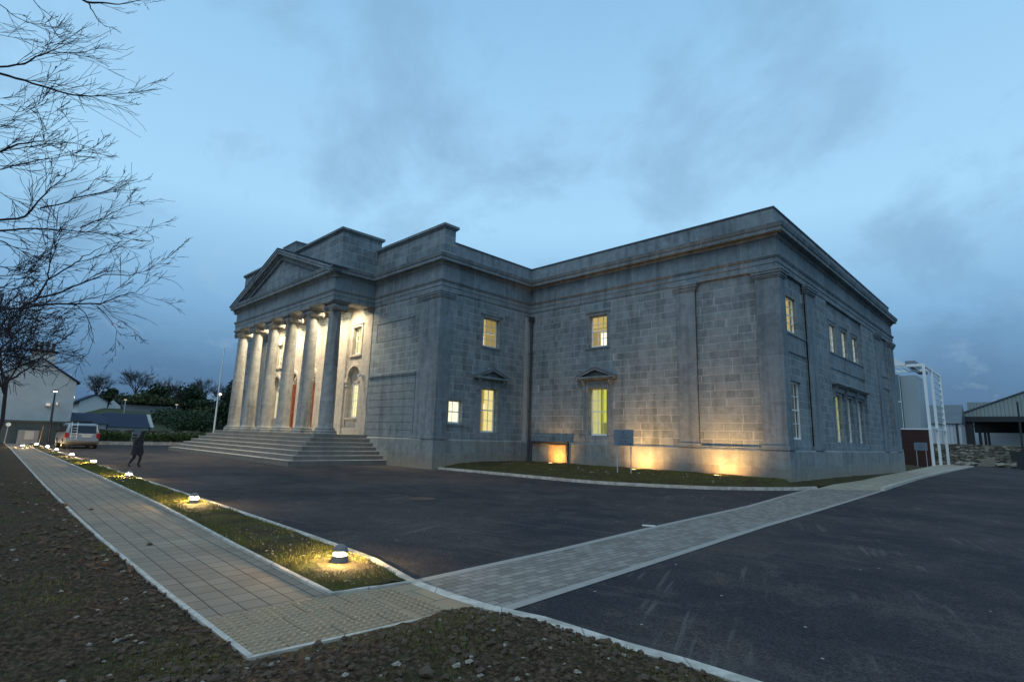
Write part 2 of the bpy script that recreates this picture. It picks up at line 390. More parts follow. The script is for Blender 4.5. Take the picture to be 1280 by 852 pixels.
mb.hexa([(-4.99,2.70,-.1),(-4.94,2.70,-.1),(-4.83,3.52,-.1),(-4.88,3.52,-.1),(-4.99,2.70,.028),(-4.94,2.70,.028),(-4.83,3.52,.02),(-4.88,3.52,.02)])
mb.hexa([(-3.965,1.585,-.1),(-3.93,1.585,-.1),(-3.80,3.5,-.1),(-3.835,3.5,-.1),(-3.965,1.585,.02),(-3.93,1.585,.02),(-3.80,3.5,.012),(-3.835,3.5,.012)])
mb.build('path_edging',KRB)['kind']='structure'
# verge between path and kerb
def hv(x,y,t): return .012+.022*math.sin(math.pi*t)+noise.noise(Vector((x*3,y*3,1)))*.012+noise.noise(Vector((x*14,y*14,1)))*.008
vlo=lambda x:EDR(x)+.045 if x<-4.97 else 2.7+(x+4.97)*6
mb=strip(MB(),xr(-4.9,-56,.05,.5),lambda x:max(vlo(x),EDR(x)+.045),lambda x:KV(x)+.005,22,hv)
mb.build('grass_verge',VRG,smooth=80,recalc=False)['kind']='structure'
# crossing strip of blocks in the road
cl=[(-4.95,3.66),(-5.07,6.2),(-5.3,9),(-5.62,14.5),(-6.1,18.8),(-6.45,22.6)]; cr_=[(-3.78,3.66),(-3.90,6),(-4.2,11.2),(-4.3,14.2),(-4.5,19),(-4.75,24.6)]
def loft(mb,A,B,z):
    k=len(mb.v)
    for a,b in zip(A,B): mb.v+=[(a[0],a[1],z),(b[0],b[1],z)]
    for i in range(len(A)-1): mb.f.append((k+2*i,k+2*i+1,k+2*i+3,k+2*i+2))
    return mb
loft(MB(),cl,cr_,RZ+.006).build('paved_crossing',PAVX)['kind']='structure'
sh=lambda L,d:[(a+d,b) for a,b in L]
mb=loft(MB(),sh(cl,-.12),cl,RZ+.008); loft(mb,cr_,sh(cr_,.12),RZ+.008); mb.build('crossing_edging',plain('grey_edging_block',(.30,.285,.26),.85,nz=.2,sc=9))['kind']='structure'
# pavement along the right side of the building
PL=[(-6.45,22.6),(-6.3,24.5),(-6.3,29),(-6.7,35),(-7.1,45),(-7.9,60),(-8.6,72)]; PRr=[(-4.75,24.6),(-4.9,27),(-5.1,31.3),(-5.4,38),(-5.6,47),(-5.8,60),(-5.9,72)]
mb=MB()
for i_,(a,b) in enumerate(zip(PL,PRr)): mb.v+=[(a[0],a[1],RZ+.005 if i_==0 else .055),(b[0],b[1],RZ+.005 if i_==0 else .055)]
mb.f+=[(2*i,2*i+1,2*i+3,2*i+2) for i in range(len(PL)-1)]
mb.build('pavement',PAVF)['kind']='structure'
def kerbline(P,w,z0,z1,name='kerb'):
    mb=MB(); n=len(P); off=[]
    for i in range(n):
        a=Vector(P[max(i-1,0)]); b=Vector(P[min(i+1,n-1)]); t=(b-a).normalized(); off.append(Vector((t.y,-t.x))*w)
    ring=[]
    for i in range(n):
        p=Vector(P[i]); q=p+off[i]; ring.append([(p.x,p.y,z0),(p.x,p.y,z1),(q.x,q.y,z1),(q.x,q.y,z0)])
    for r in ring: mb.v+=r
    for i in range(n-1):
        for j in range(3): mb.f.append((4*i+j,4*i+j+1,4*i+j+5,4*i+j+4))
    mb.f+=[(0,1,2,3),(4*n-4,4*n-3,4*n-2,4*n-1)]
    o=mb.build(name,KRB); o['kind']='structure'; return o
kerbline(PRr,.14,-.15,.062)
# grass bank against the wing
BK=[(-21.6,16.05),(-20.96,16.12),(-17.9,16.34),(-15.57,16.40),(-12.87,16.42),(-11.47,16.75),(-10.02,17.48),(-8.48,18.6),(-7.3,20.2),(-6.75,21.3),(-6.45,22.6)]
kerbline(BK[::1],.13,-.15,.05)
BP=BK+[(-6.28,24.5),(-6.28,29),(-6.68,35),(-7.08,45),(-7.88,60)]
def bank():
    mb=MB(); n=26
    # inner line = inside the building; outer = kerb
    inner=[(-21.6,16.3),(-20.9,17.),(-20.,22.3),(-17.5,22.4),(-14.,22.5),(-11.,22.5),(-9.5,22.5),(-8.5,22.5),(-7.6,22.6),(-7.4,22.8),(-7.3,23.3),(-7.3,25),(-7.35,29.2),(-7.5,35),(-8.3,45),(-11,60)]
    P=[];Q=[]
    for i in range(len(BP)-1):
        for k in range(6):
            t=k/6; P.append(Vector(BP[i]).lerp(Vector(BP[i+1]),t)); Q.append(Vector(inner[i]).lerp(Vector(inner[i+1]),t))
    for p,q in zip(P,Q):
        for j in range(n+1):
            t=j/n; c=p.lerp(q,t)
            z=.035+ .26*(1-(1-t)**1.6)*min(1,(q-p).length/2.)+ (noise.noise(Vector((c.x*1.3,c.y*1.3,0)))*.035+noise.noise(Vector((c.x*5,c.y*5,0)))*.02)*min(1,t*6)
            mb.v.append((c.x,c.y,z))
    for i in range(len(P)-1):
        for j in range(n): q=i*(n+1)+j; mb.f.append((q,q+n+1,q+n+2,q+1))
    return mb.build('grass_bank',VRG,smooth=80,recalc=False)
bank()['kind']='structure'
# clods, chips and blades
def ico():
    bm=bmesh.new(); bmesh.ops.create_icosphere(bm,subdivisions=2,radius=1); v=[tuple(a.co) for a in bm.verts]; f=[tuple(x.index for x in a.verts) for a in bm.faces]; bm.free(); return v,f
IV,IF=ico()
def lump(mb,c,r,fl=.7):
    s=Vector((random.random()*99,random.random()*99,0)); k=len(mb.v)
    sx,sy=random.uniform(.7,1.3),random.uniform(.7,1.3); a=random.random()*6.3; ca,sa=math.cos(a),math.sin(a)
    for v in IV:
        V=Vector(v); h=1+noise.noise(V*1.4+s)*.9
        X,Y,Z=V.x*h*r*sx,V.y*h*r*sy,V.z*h*r*fl
        mb.v.append((c[0]+X*ca-Y*sa,c[1]+X*sa+Y*ca,c[2]+Z))
    mb.f+=[tuple(i+k for i in f) for f in IF]
cl_=MB(); ch=MB()
def soilpt():
    if random.random()<.55: return random.uniform(-3.8,-.6),random.uniform(1.2,3.7)
    t=random.random()**1.7; x=-3.6-t*16; return x,EDL(x)-abs(random.gauss(0,.5+t*2.2))-.05
for k in range(6500):
    x,y=soilpt(); 
    if dsoil(x,y)<.03: continue
    dst=math.hypot(x,y); r=(.004+.024*random.random()**3.4+(.018 if random.random()<.015 else 0))*random.uniform(.8,1.2)*(1 if dst<7 else 1.5)
    e=dsoil(x,y)
    if x<-4 and e>.7 and random.random()<.6: continue
    lump(cl_,(x,y,hsoil(x,y)+r*.25),r)
for k in range(230):
    x,y=soilpt()
    if dsoil(x,y)<.03: continue
    lump(ch,(x,y,hsoil(x,y)+.006),random.uniform(.007,.022)*(1 if math.hypot(x,y)<7 else 1.4),.5)
for k in range(110):
    x=random.uniform(-9,-5.0); y=random.uniform(vlo(x),KV(x)); lump(ch,(x,y,.035),random.uniform(.006,.012),.6)
for k in range(26):
    x=random.uniform(-19,-7.5); y=random.uniform(17.5,21); lump(ch,(x,y,.26),random.uniform(.02,.05),.5)
cl_.build('soil_clods',CLODM,smooth=60,recalc=False)['kind']='stuff'
ch.build('stone_chips',STNM,recalc=False)['kind']='stuff'
gb=MB()
def blade(x,y,z,h,w):
    a=random.random()*6.3; l=random.uniform(.1,.7)*h; b=random.random()*6.3
    dx,dy=math.cos(a)*w,math.sin(a)*w
    gb.add([(x-dx,y-dy,z-.005),(x+dx,y+dy,z-.005),(x+math.cos(b)*l,y+math.sin(b)*l,z+h)],[(0,1,2)])
for k in range(34000):
    t=random.random()**1.8; x=-4.95-t*24; y=random.uniform(max(vlo(x),EDR(x)+.05),KV(x))
    if noise.noise(Vector((x*1.6,y*1.6,5)))+random.gauss(0,.2)<-.04: continue
    blade(x,y,.02,random.uniform(.018,.045)*(1+t),random.uniform(.0015,.003)*(1+5*t))
for k in range(32000):
    x,y=soilpt()
    if dsoil(x,y)<.04 or noise.noise(Vector((x*1.1,y*1.1,9)))+random.gauss(0,.1)<.17: continue
    blade(x,y,hsoil(x,y),random.uniform(.015,.05),random.uniform(.0015,.003)*(1 if abs(x)<6 else 2))
for k in range(12000):
    x=random.uniform(-20,-6.8); y=random.uniform(16.6,22)
    if y<np.interp(x,[a for a,b in BK],[b for a,b in BK])+.15: continue
    t=min(1,(y-16.5)/5.6)
    blade(x,y,.04+.25*(1-(1-t)**1.6)-.01,random.uniform(.03,.06),.006)
gb.build('grass_blades',BLADE,recalc=False)['kind']='stuff'
# ------------------------------------------------------------------ courthouse
YW,XB,YB,XC,YE=22.18,-20.51,15.73,-7.15,44.39
CX=-33.88; XP,XPL,YP=-26.6,-41.16,13.26; ZF=1.42
ch_=thing('courthouse',(CX,YW,0),'grey limestone classical courthouse with six column portico and lit windows','building')
FW=lambda u,d,z:(u,YW+d,z)      # wing front
FS=lambda u,d,z:(XC-d,u,z)      # right side
FBs=lambda u,d,z:(XB-d,u,z)     # block side
FB=lambda u,d,z:(u,YB+d,z)      # block front
YI=15.85
FI=lambda u,d,z:(u,YI+d,z)      # portico back wall
def panel(mb,F,u0,u1,z0,z1,d=0,holes=(),reveal=.3,edge=.3):
    us=sorted({u0,u1,*[h[0] for h in holes],*[h[1] for h in holes]}); zs=sorted({z0,z1,*[h[2] for h in holes],*[h[3] for h in holes]})
    for i in range(len(us)-1):
        for j in range(len(zs)-1):
            cu=(us[i]+us[i+1])/2; cz=(zs[j]+zs[j+1])/2
            if any(h[0]<cu<h[1] and h[2]<cz<h[3] for h in holes): continue
            mb.quad(F(us[i],d,zs[j]),F(us[i+1],d,zs[j]),F(us[i+1],d,zs[j+1]),F(us[i],d,zs[j+1]))
    for a,b,c,e in holes:
        r=d+reveal
        mb.quad(F(a,d,c),F(a,r,c),F(a,r,e),F(a,d,e)); mb.quad(F(b,d,c),F(b,r,c),F(b,r,e),F(b,d,e))
        mb.quad(F(a,d,c),F(b,d,c),F(b,r,c),F(a,r,c)); mb.quad(F(a,d,e),F(b,d,e),F(b,r,e),F(a,r,e))
    if edge:
        r=d+edge
        for a in (u0,u1): mb.quad(F(a,d,z0),F(a,r,z0),F(a,r,z1),F(a,d,z1))
        mb.quad(F(u0,d,z1),F(u1,d,z1),F(u1,r,z1),F(u0,r,z1)); mb.quad(F(u0,d,z0),F(u1,d,z0),F(u1,r,z0),F(u0,r,z0))
    return mb
LIT={}
def litmat(key,cols):
    out=[]
    for i,(c,s) in enumerate(cols): out.append(emit(f'lit_room_{key}_{i}',c,s))
    return out
LITS={'porch':[((.95,.86,.38),1.15),((1,.92,.5),1.3),((.8,.68,.25),.9)],
      'lime':[((.80,.78,.09),.72),((.80,.76,.28),.66),((.50,.47,.03),.36)],
      'amber':[((.85,.62,.13),.75),((.9,.75,.30),.95),((.50,.34,.05),.42),((1,.92,.7),1.2)],
      'cream':[((1,.93,.62),1.25),((1,.97,.80),1.6),((.9,.75,.4),.9)],
      'gold':[((.80,.60,.20),.62),((.95,.78,.40),.85),((.62,.44,.12),.48),((1,.93,.75),1.3)],
      'pale':[((.95,.92,.66),.72),((1,.95,.7),.9),((.7,.62,.35),.5)],
      'dim':[((.20,.26,.24),.22),((.35,.42,.36),.3),((.1,.12,.12),.15)]}
def window(F,u0,u1,z0,z1,cols,rows,lit,d=.22,parent=ch_,meet=True,name='window',items=None):
    mb=MB(); fw=.055; w=u1-u0; h=z1-z0
    e=.004
    a,b,c,f=u0+e,u1-e,z0+e,z1-e
    mb.fbox(F,a,a+fw,d,d+.07,c,f); mb.fbox(F,b-fw,b,d,d+.07,c,f); mb.fbox(F,a+fw,b-fw,d,d+.07,f-fw,f); mb.fbox(F,a+fw,b-fw,d-.02,d+.09,c,c+fw*1.5)
    iu0,iu1,iz0,iz1=a+fw,b-fw,c+fw*1.5,f-fw
    for i in range(1,cols):
        u=iu0+(iu1-iu0)*i/cols; mb.fbox(F,u-.012,u+.012,d+.02,d+.052,iz0,iz1)
    for j in range(1,rows):
        z=iz0+(iz1-iz0)*j/rows; t=.026 if (meet and j==rows//2) else .012
        mb.fbox(F,iu0,iu1,d+.012,d+.06,z-t,z+t)
    fr=mb.build(name,WHT,parent)
    MB().fbox(F,iu0,iu1,d+.034,d+.038,iz0,iz1).build('glass',GLS,fr)
    if lit:
        ms=litmat(lit,LITS[lit]); D=d+.9
        U0,U1,Z0,Z1=u0-.5,u1+.5,z0-.35,z1+.4
        rm=MB().fbox(F,U0,U1,D,D+.03,Z0,Z1)
        for q in (U0,U1): rm.fbox(F,q-.02,q+.02,d+.1,D,Z0,Z1)
        rm.fbox(F,U0,U1,d+.1,D,Z1,Z1+.03); rm.fbox(F,U0,U1,d+.1,D,Z0-.03,Z0)
        rm.build('lit_room',ms[0],fr)
        if items is None: items=[(.0,random.uniform(.2,.5),0,1,.6,1),(.5,1,0,.34,.5,2)]
        for a_,b_,c_,e_,dd_,mi in items:
            MB().fbox(F,u0+(u1-u0)*a_,u0+(u1-u0)*b_,d+dd_,d+dd_+.02,z0+(z1-z0)*c_,z0+(z1-z0)*e_).build('room_fitting',ms[mi],fr)
    return fr
# --- walls
mb=MB()
hW=[(-16.4,-15.3,1.72,4.04),(-16.4,-15.3,6.12,7.76)]
panel(mb,FW,XB,-10.62,1.3,8.5,0,hW); panel(mb,FW,-10.62,-8.0,1.3,8.5,.09); panel(mb,FW,-8.0,XC,1.3,8.5,0)
mb.build('wall',ASH,ch_); mb=MB()
panel(mb,FBs,YB,YW,1.3,8.5,0,[(18.58,19.75,1.72,3.95),(18.58,19.75,6.13,7.66),(16.52,17.4,2.09,3.2)])
mb.build('wall',ASH,ch_)
panel(MB(),FB,XP,XB,1.3,8.5,0).build('wall',ASH,ch_); panel(MB(),FB,-47.25,XPL,1.3,8.5,0).build('wall',ASH,ch_); mb=MB()
sideh=[(23.3,24.55,1.75,4.1),(23.3,24.55,6.13,7.66)]+[(a,b,1.73,3.99) for a,b in((29.4,30.5),(31.55,32.65),(33.7,34.8))]+[(a,b,6.03,7.5) for a,b in((29.4,30.5),(31.55,32.65),(33.7,34.8))]+[(39.95,41.1,1.7,3.95),(39.95,41.1,6.,7.45)]
panel(mb,FS,YW+.0,YE,1.3,8.5,.10,sideh,edge=.2)
for a,b in((YW,22.78),(25.5,28.85),(35.62,39.0),(42.35,YE)): panel(mb,FS,a,b,1.3,8.5,0,edge=.095)
mb.build('wall',ASH,ch_)
mb=MB(); panel(mb,FW,-60.6,-47.25,0,8.5,0); mb.quad((-60.6,YW,0),(-60.6,YE,0),(-60.6,YE,8.5),(-60.6,YW,8.5)); mb.quad((-60.6,YE,0),(XC,YE,0),(XC,YE,8.5),(-60.6,YE,8.5)); mb.quad((-47.25,YB,0),(-47.25,YW,0),(-47.25,YW,8.5),(-47.25,YB,8.5))
mb.build('wall',ASH,ch_)
# sweeps round the footprint
FP=[(XC,YE),(XC,YW),(XB,YW),(XB,YB),(XP,YB),(XP,YP),(XPL,YP),(XPL,YB),(-47.25,YB),(-47.25,YW),(-60.6,YW),(-60.6,YE)]
def sweep(mb,path,prof):
    n=len(path); P=[Vector(p) for p in path]; nor=[]
    for i in range(n-1):
        t=(P[i+1]-P[i]).normalized(); nor.append(Vector((-t.y,t.x)))
    k=len(mb.v); m=len(prof)
    for i in range(n):
        if i==0: o=nor[0]
        elif i==n-1: o=nor[-1]
        else:
            o=nor[i-1]+nor[i]
            if abs(nor[i-1].dot(nor[i]))>.99: o=nor[i]
        for off,z in prof: mb.v.append((P[i].x+o.x*off,P[i].y+o.y*off,z))
    for i in range(n-1):
        for j in range(m-1): a=k+i*m+j; mb.f.append((a,a+m,a+m+1,a+1))
    mb.f.append(tuple(k+j for j in range(m))); mb.f.append(tuple(k+(n-1)*m+j for j in range(m)))
    return mb
# plinth on the visible runs
for pth in ([(XC,YE),(XC,YW),(XB,YW),(XB,YB),(XP+.3,YB)],):
    sweep(MB(),pth,[(-.2,-.3),(.09,-.3),(.09,1.27),(.05,1.33),(-.2,1.33)]).build('plinth',PLI,ch_)
sweep(MB(),[(XPL-.3,YB),(-47.25,YB),(-47.25,YW)],[(-.2,-.3),(.09,-.3),(.09,1.27),(.05,1.33),(-.2,1.33)]).build('plinth',PLI,ch_)
arch=[(-.3,8.5),(.03,8.5),(.03,8.73),(.06,8.74),(.06,8.93),(.09,8.95),(.14,9.03),(.14,9.07),(-.3,9.07)]
sweep(MB(),FP,arch).build('architrave',DRS,ch_)
sweep(MB(),FP,[(-.3,9.07),(.02,9.072),(.02,9.8),(-.3,9.8)]).build('frieze',DRS,ch_)
corn=[(-.3,9.8),(.05,9.8),(.09,9.86),(.14,9.9),(.14,9.95),(.34,9.96),(.36,9.94),(.36,10.09),(.40,10.11),(.43,10.2),(.45,10.25),(.45,10.27),(-.3,10.33)]
sweep(MB(),FP,corn).build('cornice',DRS,ch_)
bl=sweep(MB(),[(XC,YE),(XC,YW),(XB,YW),(XB,YB+.7)],[(-.55,10.28),(-.02,10.28),(-.02,11.08),(-.55,11.08)]).build('blocking_course',stone('blocking_limestone',1.6,1.7,(.20,.245,.275),var=.2,mstr=.3,streak=.4,warp=.3,splash=False,voff=.9),ch_)
sweep(MB(),[(XC,YE),(XC,YW),(XB,YW),(XB,YB+.72)],[(-.6,11.083),(.03,11.083),(.03,11.13),(-.6,11.16)]).build('coping',LEAD,bl)
sweep(MB(),[(-47.25,YB+.7),(-47.25,YW),(-60.6,YW)],[(-.55,10.28),(-.02,10.28),(-.02,11.08),(-.55,11.08)]).build('blocking_course',MATS['blocking_limestone'],ch_)
# attics
def coping(mb,x0,x1,y0,y1,z):
    mb.box(x0-.06,x1+.06,y0-.06,y1+.06,z,z+.07).box(x0-.13,x1+.13,y0-.13,y1+.13,z+.073,z+.2)
def attic(x0,x1,y0,y1,z0,z1,base=True):
    mb=MB().box(x0,x1,y0,y1,z0,z1)
    if base: mb.box(x0-.05,x1+.05,y0-.05,y1+.05,z0,z0+.72)
    a=mb.build('attic',ATT,ch_); c=MB(); coping(c,x0,x1,y0,y1,z1+.003); c.build('coping',DRS,a); return a
attic(XPL+.06,XP-.06,13.5,15.95,10.3,12.42,False)
attic(XP+.003,XB-.03,YB+.04,YB+.75,10.3,11.73); attic(-47.22,XPL,YB+.04,YB+.75,10.3,11.73)
mb=MB().box(CX-1.0,CX+.95,13.56,14.75,12.63,13.3); mb.box(CX-1.03,CX+.98,13.53,14.78,13.303,13.38); mb.build('pedestal',ATT,ch_)
MB().add([(XC-.1,YE-.1,10.5),(XC-.1,YW+.1,10.5),(-60.5,YW+.1,10.5),(-60.5,YE-.1,10.5)],[(0,1,2,3)]).add([(XB-.1,YB+.3,10.48),(XB-.1,YW+.4,10.48),(-47.2,YW+.4,10.48),(-47.2,YB+.3,10.48)],[(0,1,2,3)]).build('roof',LEAD,ch_)
# pediment
y0=YP-.45; zc=10.3
ap=12.86; hw=XP+.45-CX
mb=MB().prism([(XP+.1,YP+.02,zc),(XPL-.1,YP+.02,zc),(CX,YP+.02,ap-.45)],(0,.3,0)); ped=mb.build('pediment',ATT,ch_)
def rake(mb,s,y,th0,th1,proj):   # sloping band between two offsets under the outer line
    a=(CX+s*hw,10.14); b=(CX,ap); 
    def pt(t,o): return (a[0]+(b[0]-a[0])*t,a[1]+(b[1]-a[1])*t-o)
    e0=pt(0,th0);e1=pt(1,th0);f1=pt(1,th1);tt=(th1-th0)/(ap-10.14)
    f0=(a[0]+(b[0]-a[0])*tt*1.0,a[1]+(b[1]-a[1])*tt-th1)
    mb.prism([(e0[0],y,e0[1]),(e1[0],y,e1[1]),(f1[0],y,f1[1]),(f0[0],y,f0[1])],(0,proj,0))
mb=MB()
for s in(-1,1):
    rake(mb,s,y0,0,.13,.6); rake(mb,s,y0+.045,.132,.30,.55); rake(mb,s,y0+.25,.302,.42,.3); rake(mb,s,y0+.33,.422,.62,.2)
mb.build('raking_cornice',DRS,ped)
mb=MB()
for s in(-1,1):
    a=(CX+s*(hw+.03),10.17); b=(CX,ap+.03)
    mb.prism([(a[0],y0-.02,a[1]),(b[0],y0-.02,b[1]),(b[0],y0-.02,b[1]+.05),(a[0],y0-.02,a[1]+.05)],(0,.95,0))
mb.build('slate_verge',SLATE,ped)
# pilasters
def pilaster(F,u0,u1,proj,z0=1.33,cap=True,m=None,par=ch_,top=8.5,eL=1,eR=1,d=0):
    mb=MB().fbox(F,u0,u1,d-proj,d+.05,z0,top-.48)
    mb.fbox(F,u0-.05*eL,u1+.05*eR,d-proj-.05,d+.05,z0,z0+.16)
    p=mb.build('pilaster',m or PIL,par)
    if cap:
        c=MB().fbox(F,u0,u1,d-proj-.0,d+.05,top-.478,top-.36)
        c.fbox(F,u0-.04*eL,u1+.04*eR,d-proj-.04,d+.05,top-.36,top-.30); c.fbox(F,u0-.08*eL,u1+.08*eR,d-proj-.08,d+.05,top-.298,top-.2)
        c.fbox(F,u0-.13*eL,u1+.13*eR,d-proj-.13,d+.05,top-.198,top-.1); c.fbox(F,u0-.17*eL,u1+.17*eR,d-proj-.16,d+.05,top-.098,top-.002)
        c.build('capital',DRS,p)
    return p
pilaster(FW,-11.47,-10.62,.07); pilaster(FW,-8.0,XC-.003,.07,eR=0)
pilaster(FS,YW-.066,22.78,.066,eL=1); pilaster(FS,25.5,26.6,.07); pilaster(FS,38.95,39.95,.07); pilaster(FS,42.5,44.1,.07)
pilaster(FBs,YB-.066,16.42,.066,eL=1); pilaster(FB,-21.4,XB-.003,.07,eR=0); pilaster(FB,-22.15,-21.42,.035,eR=0)
pilaster(FB,-47.2,-45.9,.07); pilaster(FB,-42.3,-41.5,.07)
# aprons, sills, bands
for a,b in((22.79,25.49),(28.86,35.61),(39.96,42.34)):
    MB().fbox(FS,a,b,.02,.12,5.99,6.06).build('sill',DRS,ch_); MB().fbox(FS,a,b,.06,.12,5.26,5.985).build('apron',DRS,ch_); MB().fbox(FS,a,b,.05,.12,1.335,1.70).build('apron',DRS,ch_)
for F,a,b,d0,d1,z0,z1,nm in((FW,-17.0,-14.75,-.05,.02,1.335,1.70,'apron'),(FW,-16.62,-15.08,-.05,.1,6.04,6.115,'sill'),(FBs,18.3,20.0,-.05,.02,1.335,1.70,'apron'),(FBs,18.42,19.9,-.05,.1,6.05,6.125,'sill'),(FBs,16.4,17.5,-.06,.1,2.0,2.085,'sill'),(FW,-10.61,-8.01,-.02,.1,1.335,1.40,'ledge')):
    MB().fbox(F,a,b,d0,d1,z0,z1).build(nm,DRS,ch_)
for F,u0,u1,z0,z1,d in((FW,-16.4,-15.3,6.12,7.76,0),(FBs,18.58,19.75,6.13,7.66,0)):
    mb=MB(); w=.14; mb.fbox(F,u0-w,u0-.003,d-.025,d+.03,z0,z1+w).fbox(F,u1+.003,u1+w,d-.025,d+.03,z0,z1+w).fbox(F,u0-.003,u1+.003,d-.025,d+.03,z1+.003,z1+w).fbox(F,u0-w-.06,u1+w+.06,d-.07,d+.03,z1+w+.002,z1+w+.06)
    mb.build('window_architrave',DRS,ch_)
for a,b in((29.4,30.5),(31.55,32.65),(33.7,34.8)):
    mb=MB(); w=.13; mb.fbox(FS,a-w,a-.003,.075,.12,6.07,7.5+w).fbox(FS,b+.003,b+w,.075,.12,6.07,7.5+w).fbox(FS,a-.003,b+.003,.075,.12,7.503,7.5+w).fbox(FS,a-w-.04,b+w+.04,.04,.12,7.5+w+.002,7.5+w+.06)
    mb.build('window_architrave',DRS,ch_)
# flat arch over the small window
mb=MB()
for k in range(5):
    t0=16.5+k*.185; c=16.96
    s=lambda u,z:(u-c)*(1+(z-3.2)*.7)+c
    pts=[FBs(s(t0+.01,3.2),-.012,3.21),FBs(s(t0+.17,3.2),-.012,3.21),FBs(s(t0+.17,3.62),-.012,3.6),FBs(s(t0+.01,3.62),-.012,3.6)]
    mb.prism(pts,(-.03,0,0))
mb.build('flat_arch',DRS,ch_)
# pedimented surrounds of ground floor windows
def surround(F,u0,u1,z0,z1,pw=.32):
    mb=MB(); w=.17; c=(u0+u1)/2
    mb.fbox(F,u0-w,u0-.003,-.05,.04,z0,z1+w).fbox(F,u1+.003,u1+w,-.05,.04,z0,z1+w).fbox(F,u0-.003,u1+.003,-.05,.04,z1+.003,z1+w)
    mb.fbox(F,u0-w-.17,u0-w-.003,-.02,.04,z0-.3,z1+.2).fbox(F,u1+w+.003,u1+w+.17,-.02,.04,z0-.3,z1+.2)
    mb.fbox(F,u0-w-.15,u1+w+.15,-.03,.04,z1+w+.003,z1+.43)
    s=mb.build('window_surround',DRS,ch_)
    for q in (u0-w-.085,u1+w+.085):
        k=MB()
        pr=[(-.02,z1+.43),(-.22,z1+.43),(-.24,z1+.33),(-.16,z1+.22),(-.09,z1+.1),(-.11,z1-.02),(-.08,z1-.12),(-.02,z1-.14)]
        A=[F(q-.06,d,z) for d,z in pr]; B=Vector(F(q+.06,0,0))-Vector(F(q-.06,0,0)); k.prism(A,B); k.build('console',DRS,s)
    h=MB(); W_=(u1-u0)/2+.6; zb=z1+.435
    h.fbox(F,c-W_+.07,c+W_-.07,-.26,.04,zb,zb+.05).fbox(F,c-W_,c+W_,-.33,.04,zb+.052,zb+.13)
    A=[F(c-W_+.1,-.04,zb+.13),F(c+W_-.1,-.04,zb+.13),F(c,-.04,zb+.52)]; h.prism(A,Vector(F(0,.06,0))-Vector(F(0,-.03,0)))
    for sg in(-1,1):
        A=[F(c+sg*W_,-.33,zb+.13),F(c,-.33,zb+.56),F(c,-.33,zb+.46),F(c+sg*(W_-.18),-.33,zb+.13)]
        h.prism(A,Vector(F(0,.36,0))-Vector(F(0,0,0)))
    hd=h.build('window_pediment',DRS,s)
    l=MB()
    for sg in(-1,1):
        A=[F(c+sg*(W_+.02),-.35,zb+.14),F(c,-.35,zb+.575),F(c,-.35,zb+.60),F(c+sg*(W_+.02),-.35,zb+.165)]; l.prism(A,Vector(F(0,.38,0))-Vector(F(0,0,0)))
    l.build('flashing',LEAD,s)
surround(FW,-16.4,-15.3,1.72,4.04); surround(FBs,18.58,19.75,1.72,3.95)
# triple window hood on the side
mb=MB().fbox(FS,28.95,35.2,-.18,.12,4.38,4.44).fbox(FS,28.85,35.3,-.26,.12,4.442,4.52).fbox(FS,29.1,35.1,-.02,.12,4.12,4.375)
hood=mb.build('window_hood',DRS,ch_)
for a,b in((29.4,30.5),(31.55,32.65),(33.7,34.8)):
    mb=MB(); w=.2; mb.fbox(FS,a-w,a-.003,.06,.12,1.71,3.99+.12).fbox(FS,b+.003,b+w,.06,.12,1.71,3.99+.12).fbox(FS,a-.003,b+.003,.06,.12,3.993,4.11)
    mb.build('window_architrave',DRS,hood)
for q in(29.12,31.02,33.17,35.05):
    k=MB(); pr=[(.05,4.37),(-.14,4.37),(-.16,4.27),(-.08,4.12),(-.02,3.95),(-.04,3.85),(.05,3.8)]
    A=[FS(q-.08,d,z) for d,z in pr]; k.prism(A,Vector(FS(.16,0,0))-Vector(FS(0,0,0))); k.build('console',DRS,hood)
# windows
window(FW,-16.4,-15.3,1.72,4.04,3,4,'lime',items=[(-.2,.30,-.1,1.1,.30,1),(.36,.44,-.1,1.1,.28,2),(.36,1.2,-.1,.27,.25,2),(.30,.36,-.1,1.1,.35,2)])
window(FW,-16.4,-15.3,6.12,7.76,3,4,'gold',items=[(-.2,1.2,.62,.66,.3,2),(.38,.78,.05,.48,.25,3),(-.2,.3,.1,.55,.28,2),(.84,.88,-.1,1.1,.3,2)])
window(FBs,18.58,19.75,1.72,3.95,3,4,'amber',items=[(.30,.52,-.1,1.1,.3,2),(.62,1.2,-.1,1.1,.26,1),(.50,.58,.50,.66,.22,3),(-.2,.25,-.1,.26,.25,2)])
window(FBs,18.58,19.75,6.13,7.66,3,4,'gold',items=[(.55,1.2,-.1,1.1,.3,2),(.12,.4,.08,.4,.25,3),(-.2,1.2,.52,.56,.28,1)])
window(FBs,16.52,17.4,2.09,3.2,2,2,'cream',items=[(.45,.52,-.1,1.1,.3,2),(-.2,.4,-.1,.6,.26,1)])
for h,l in zip(sideh,['dim','gold','lime','dim','dim','pale','pale','pale','dim','dim']):
    window(FS,*h,3,4,l,d=.215)
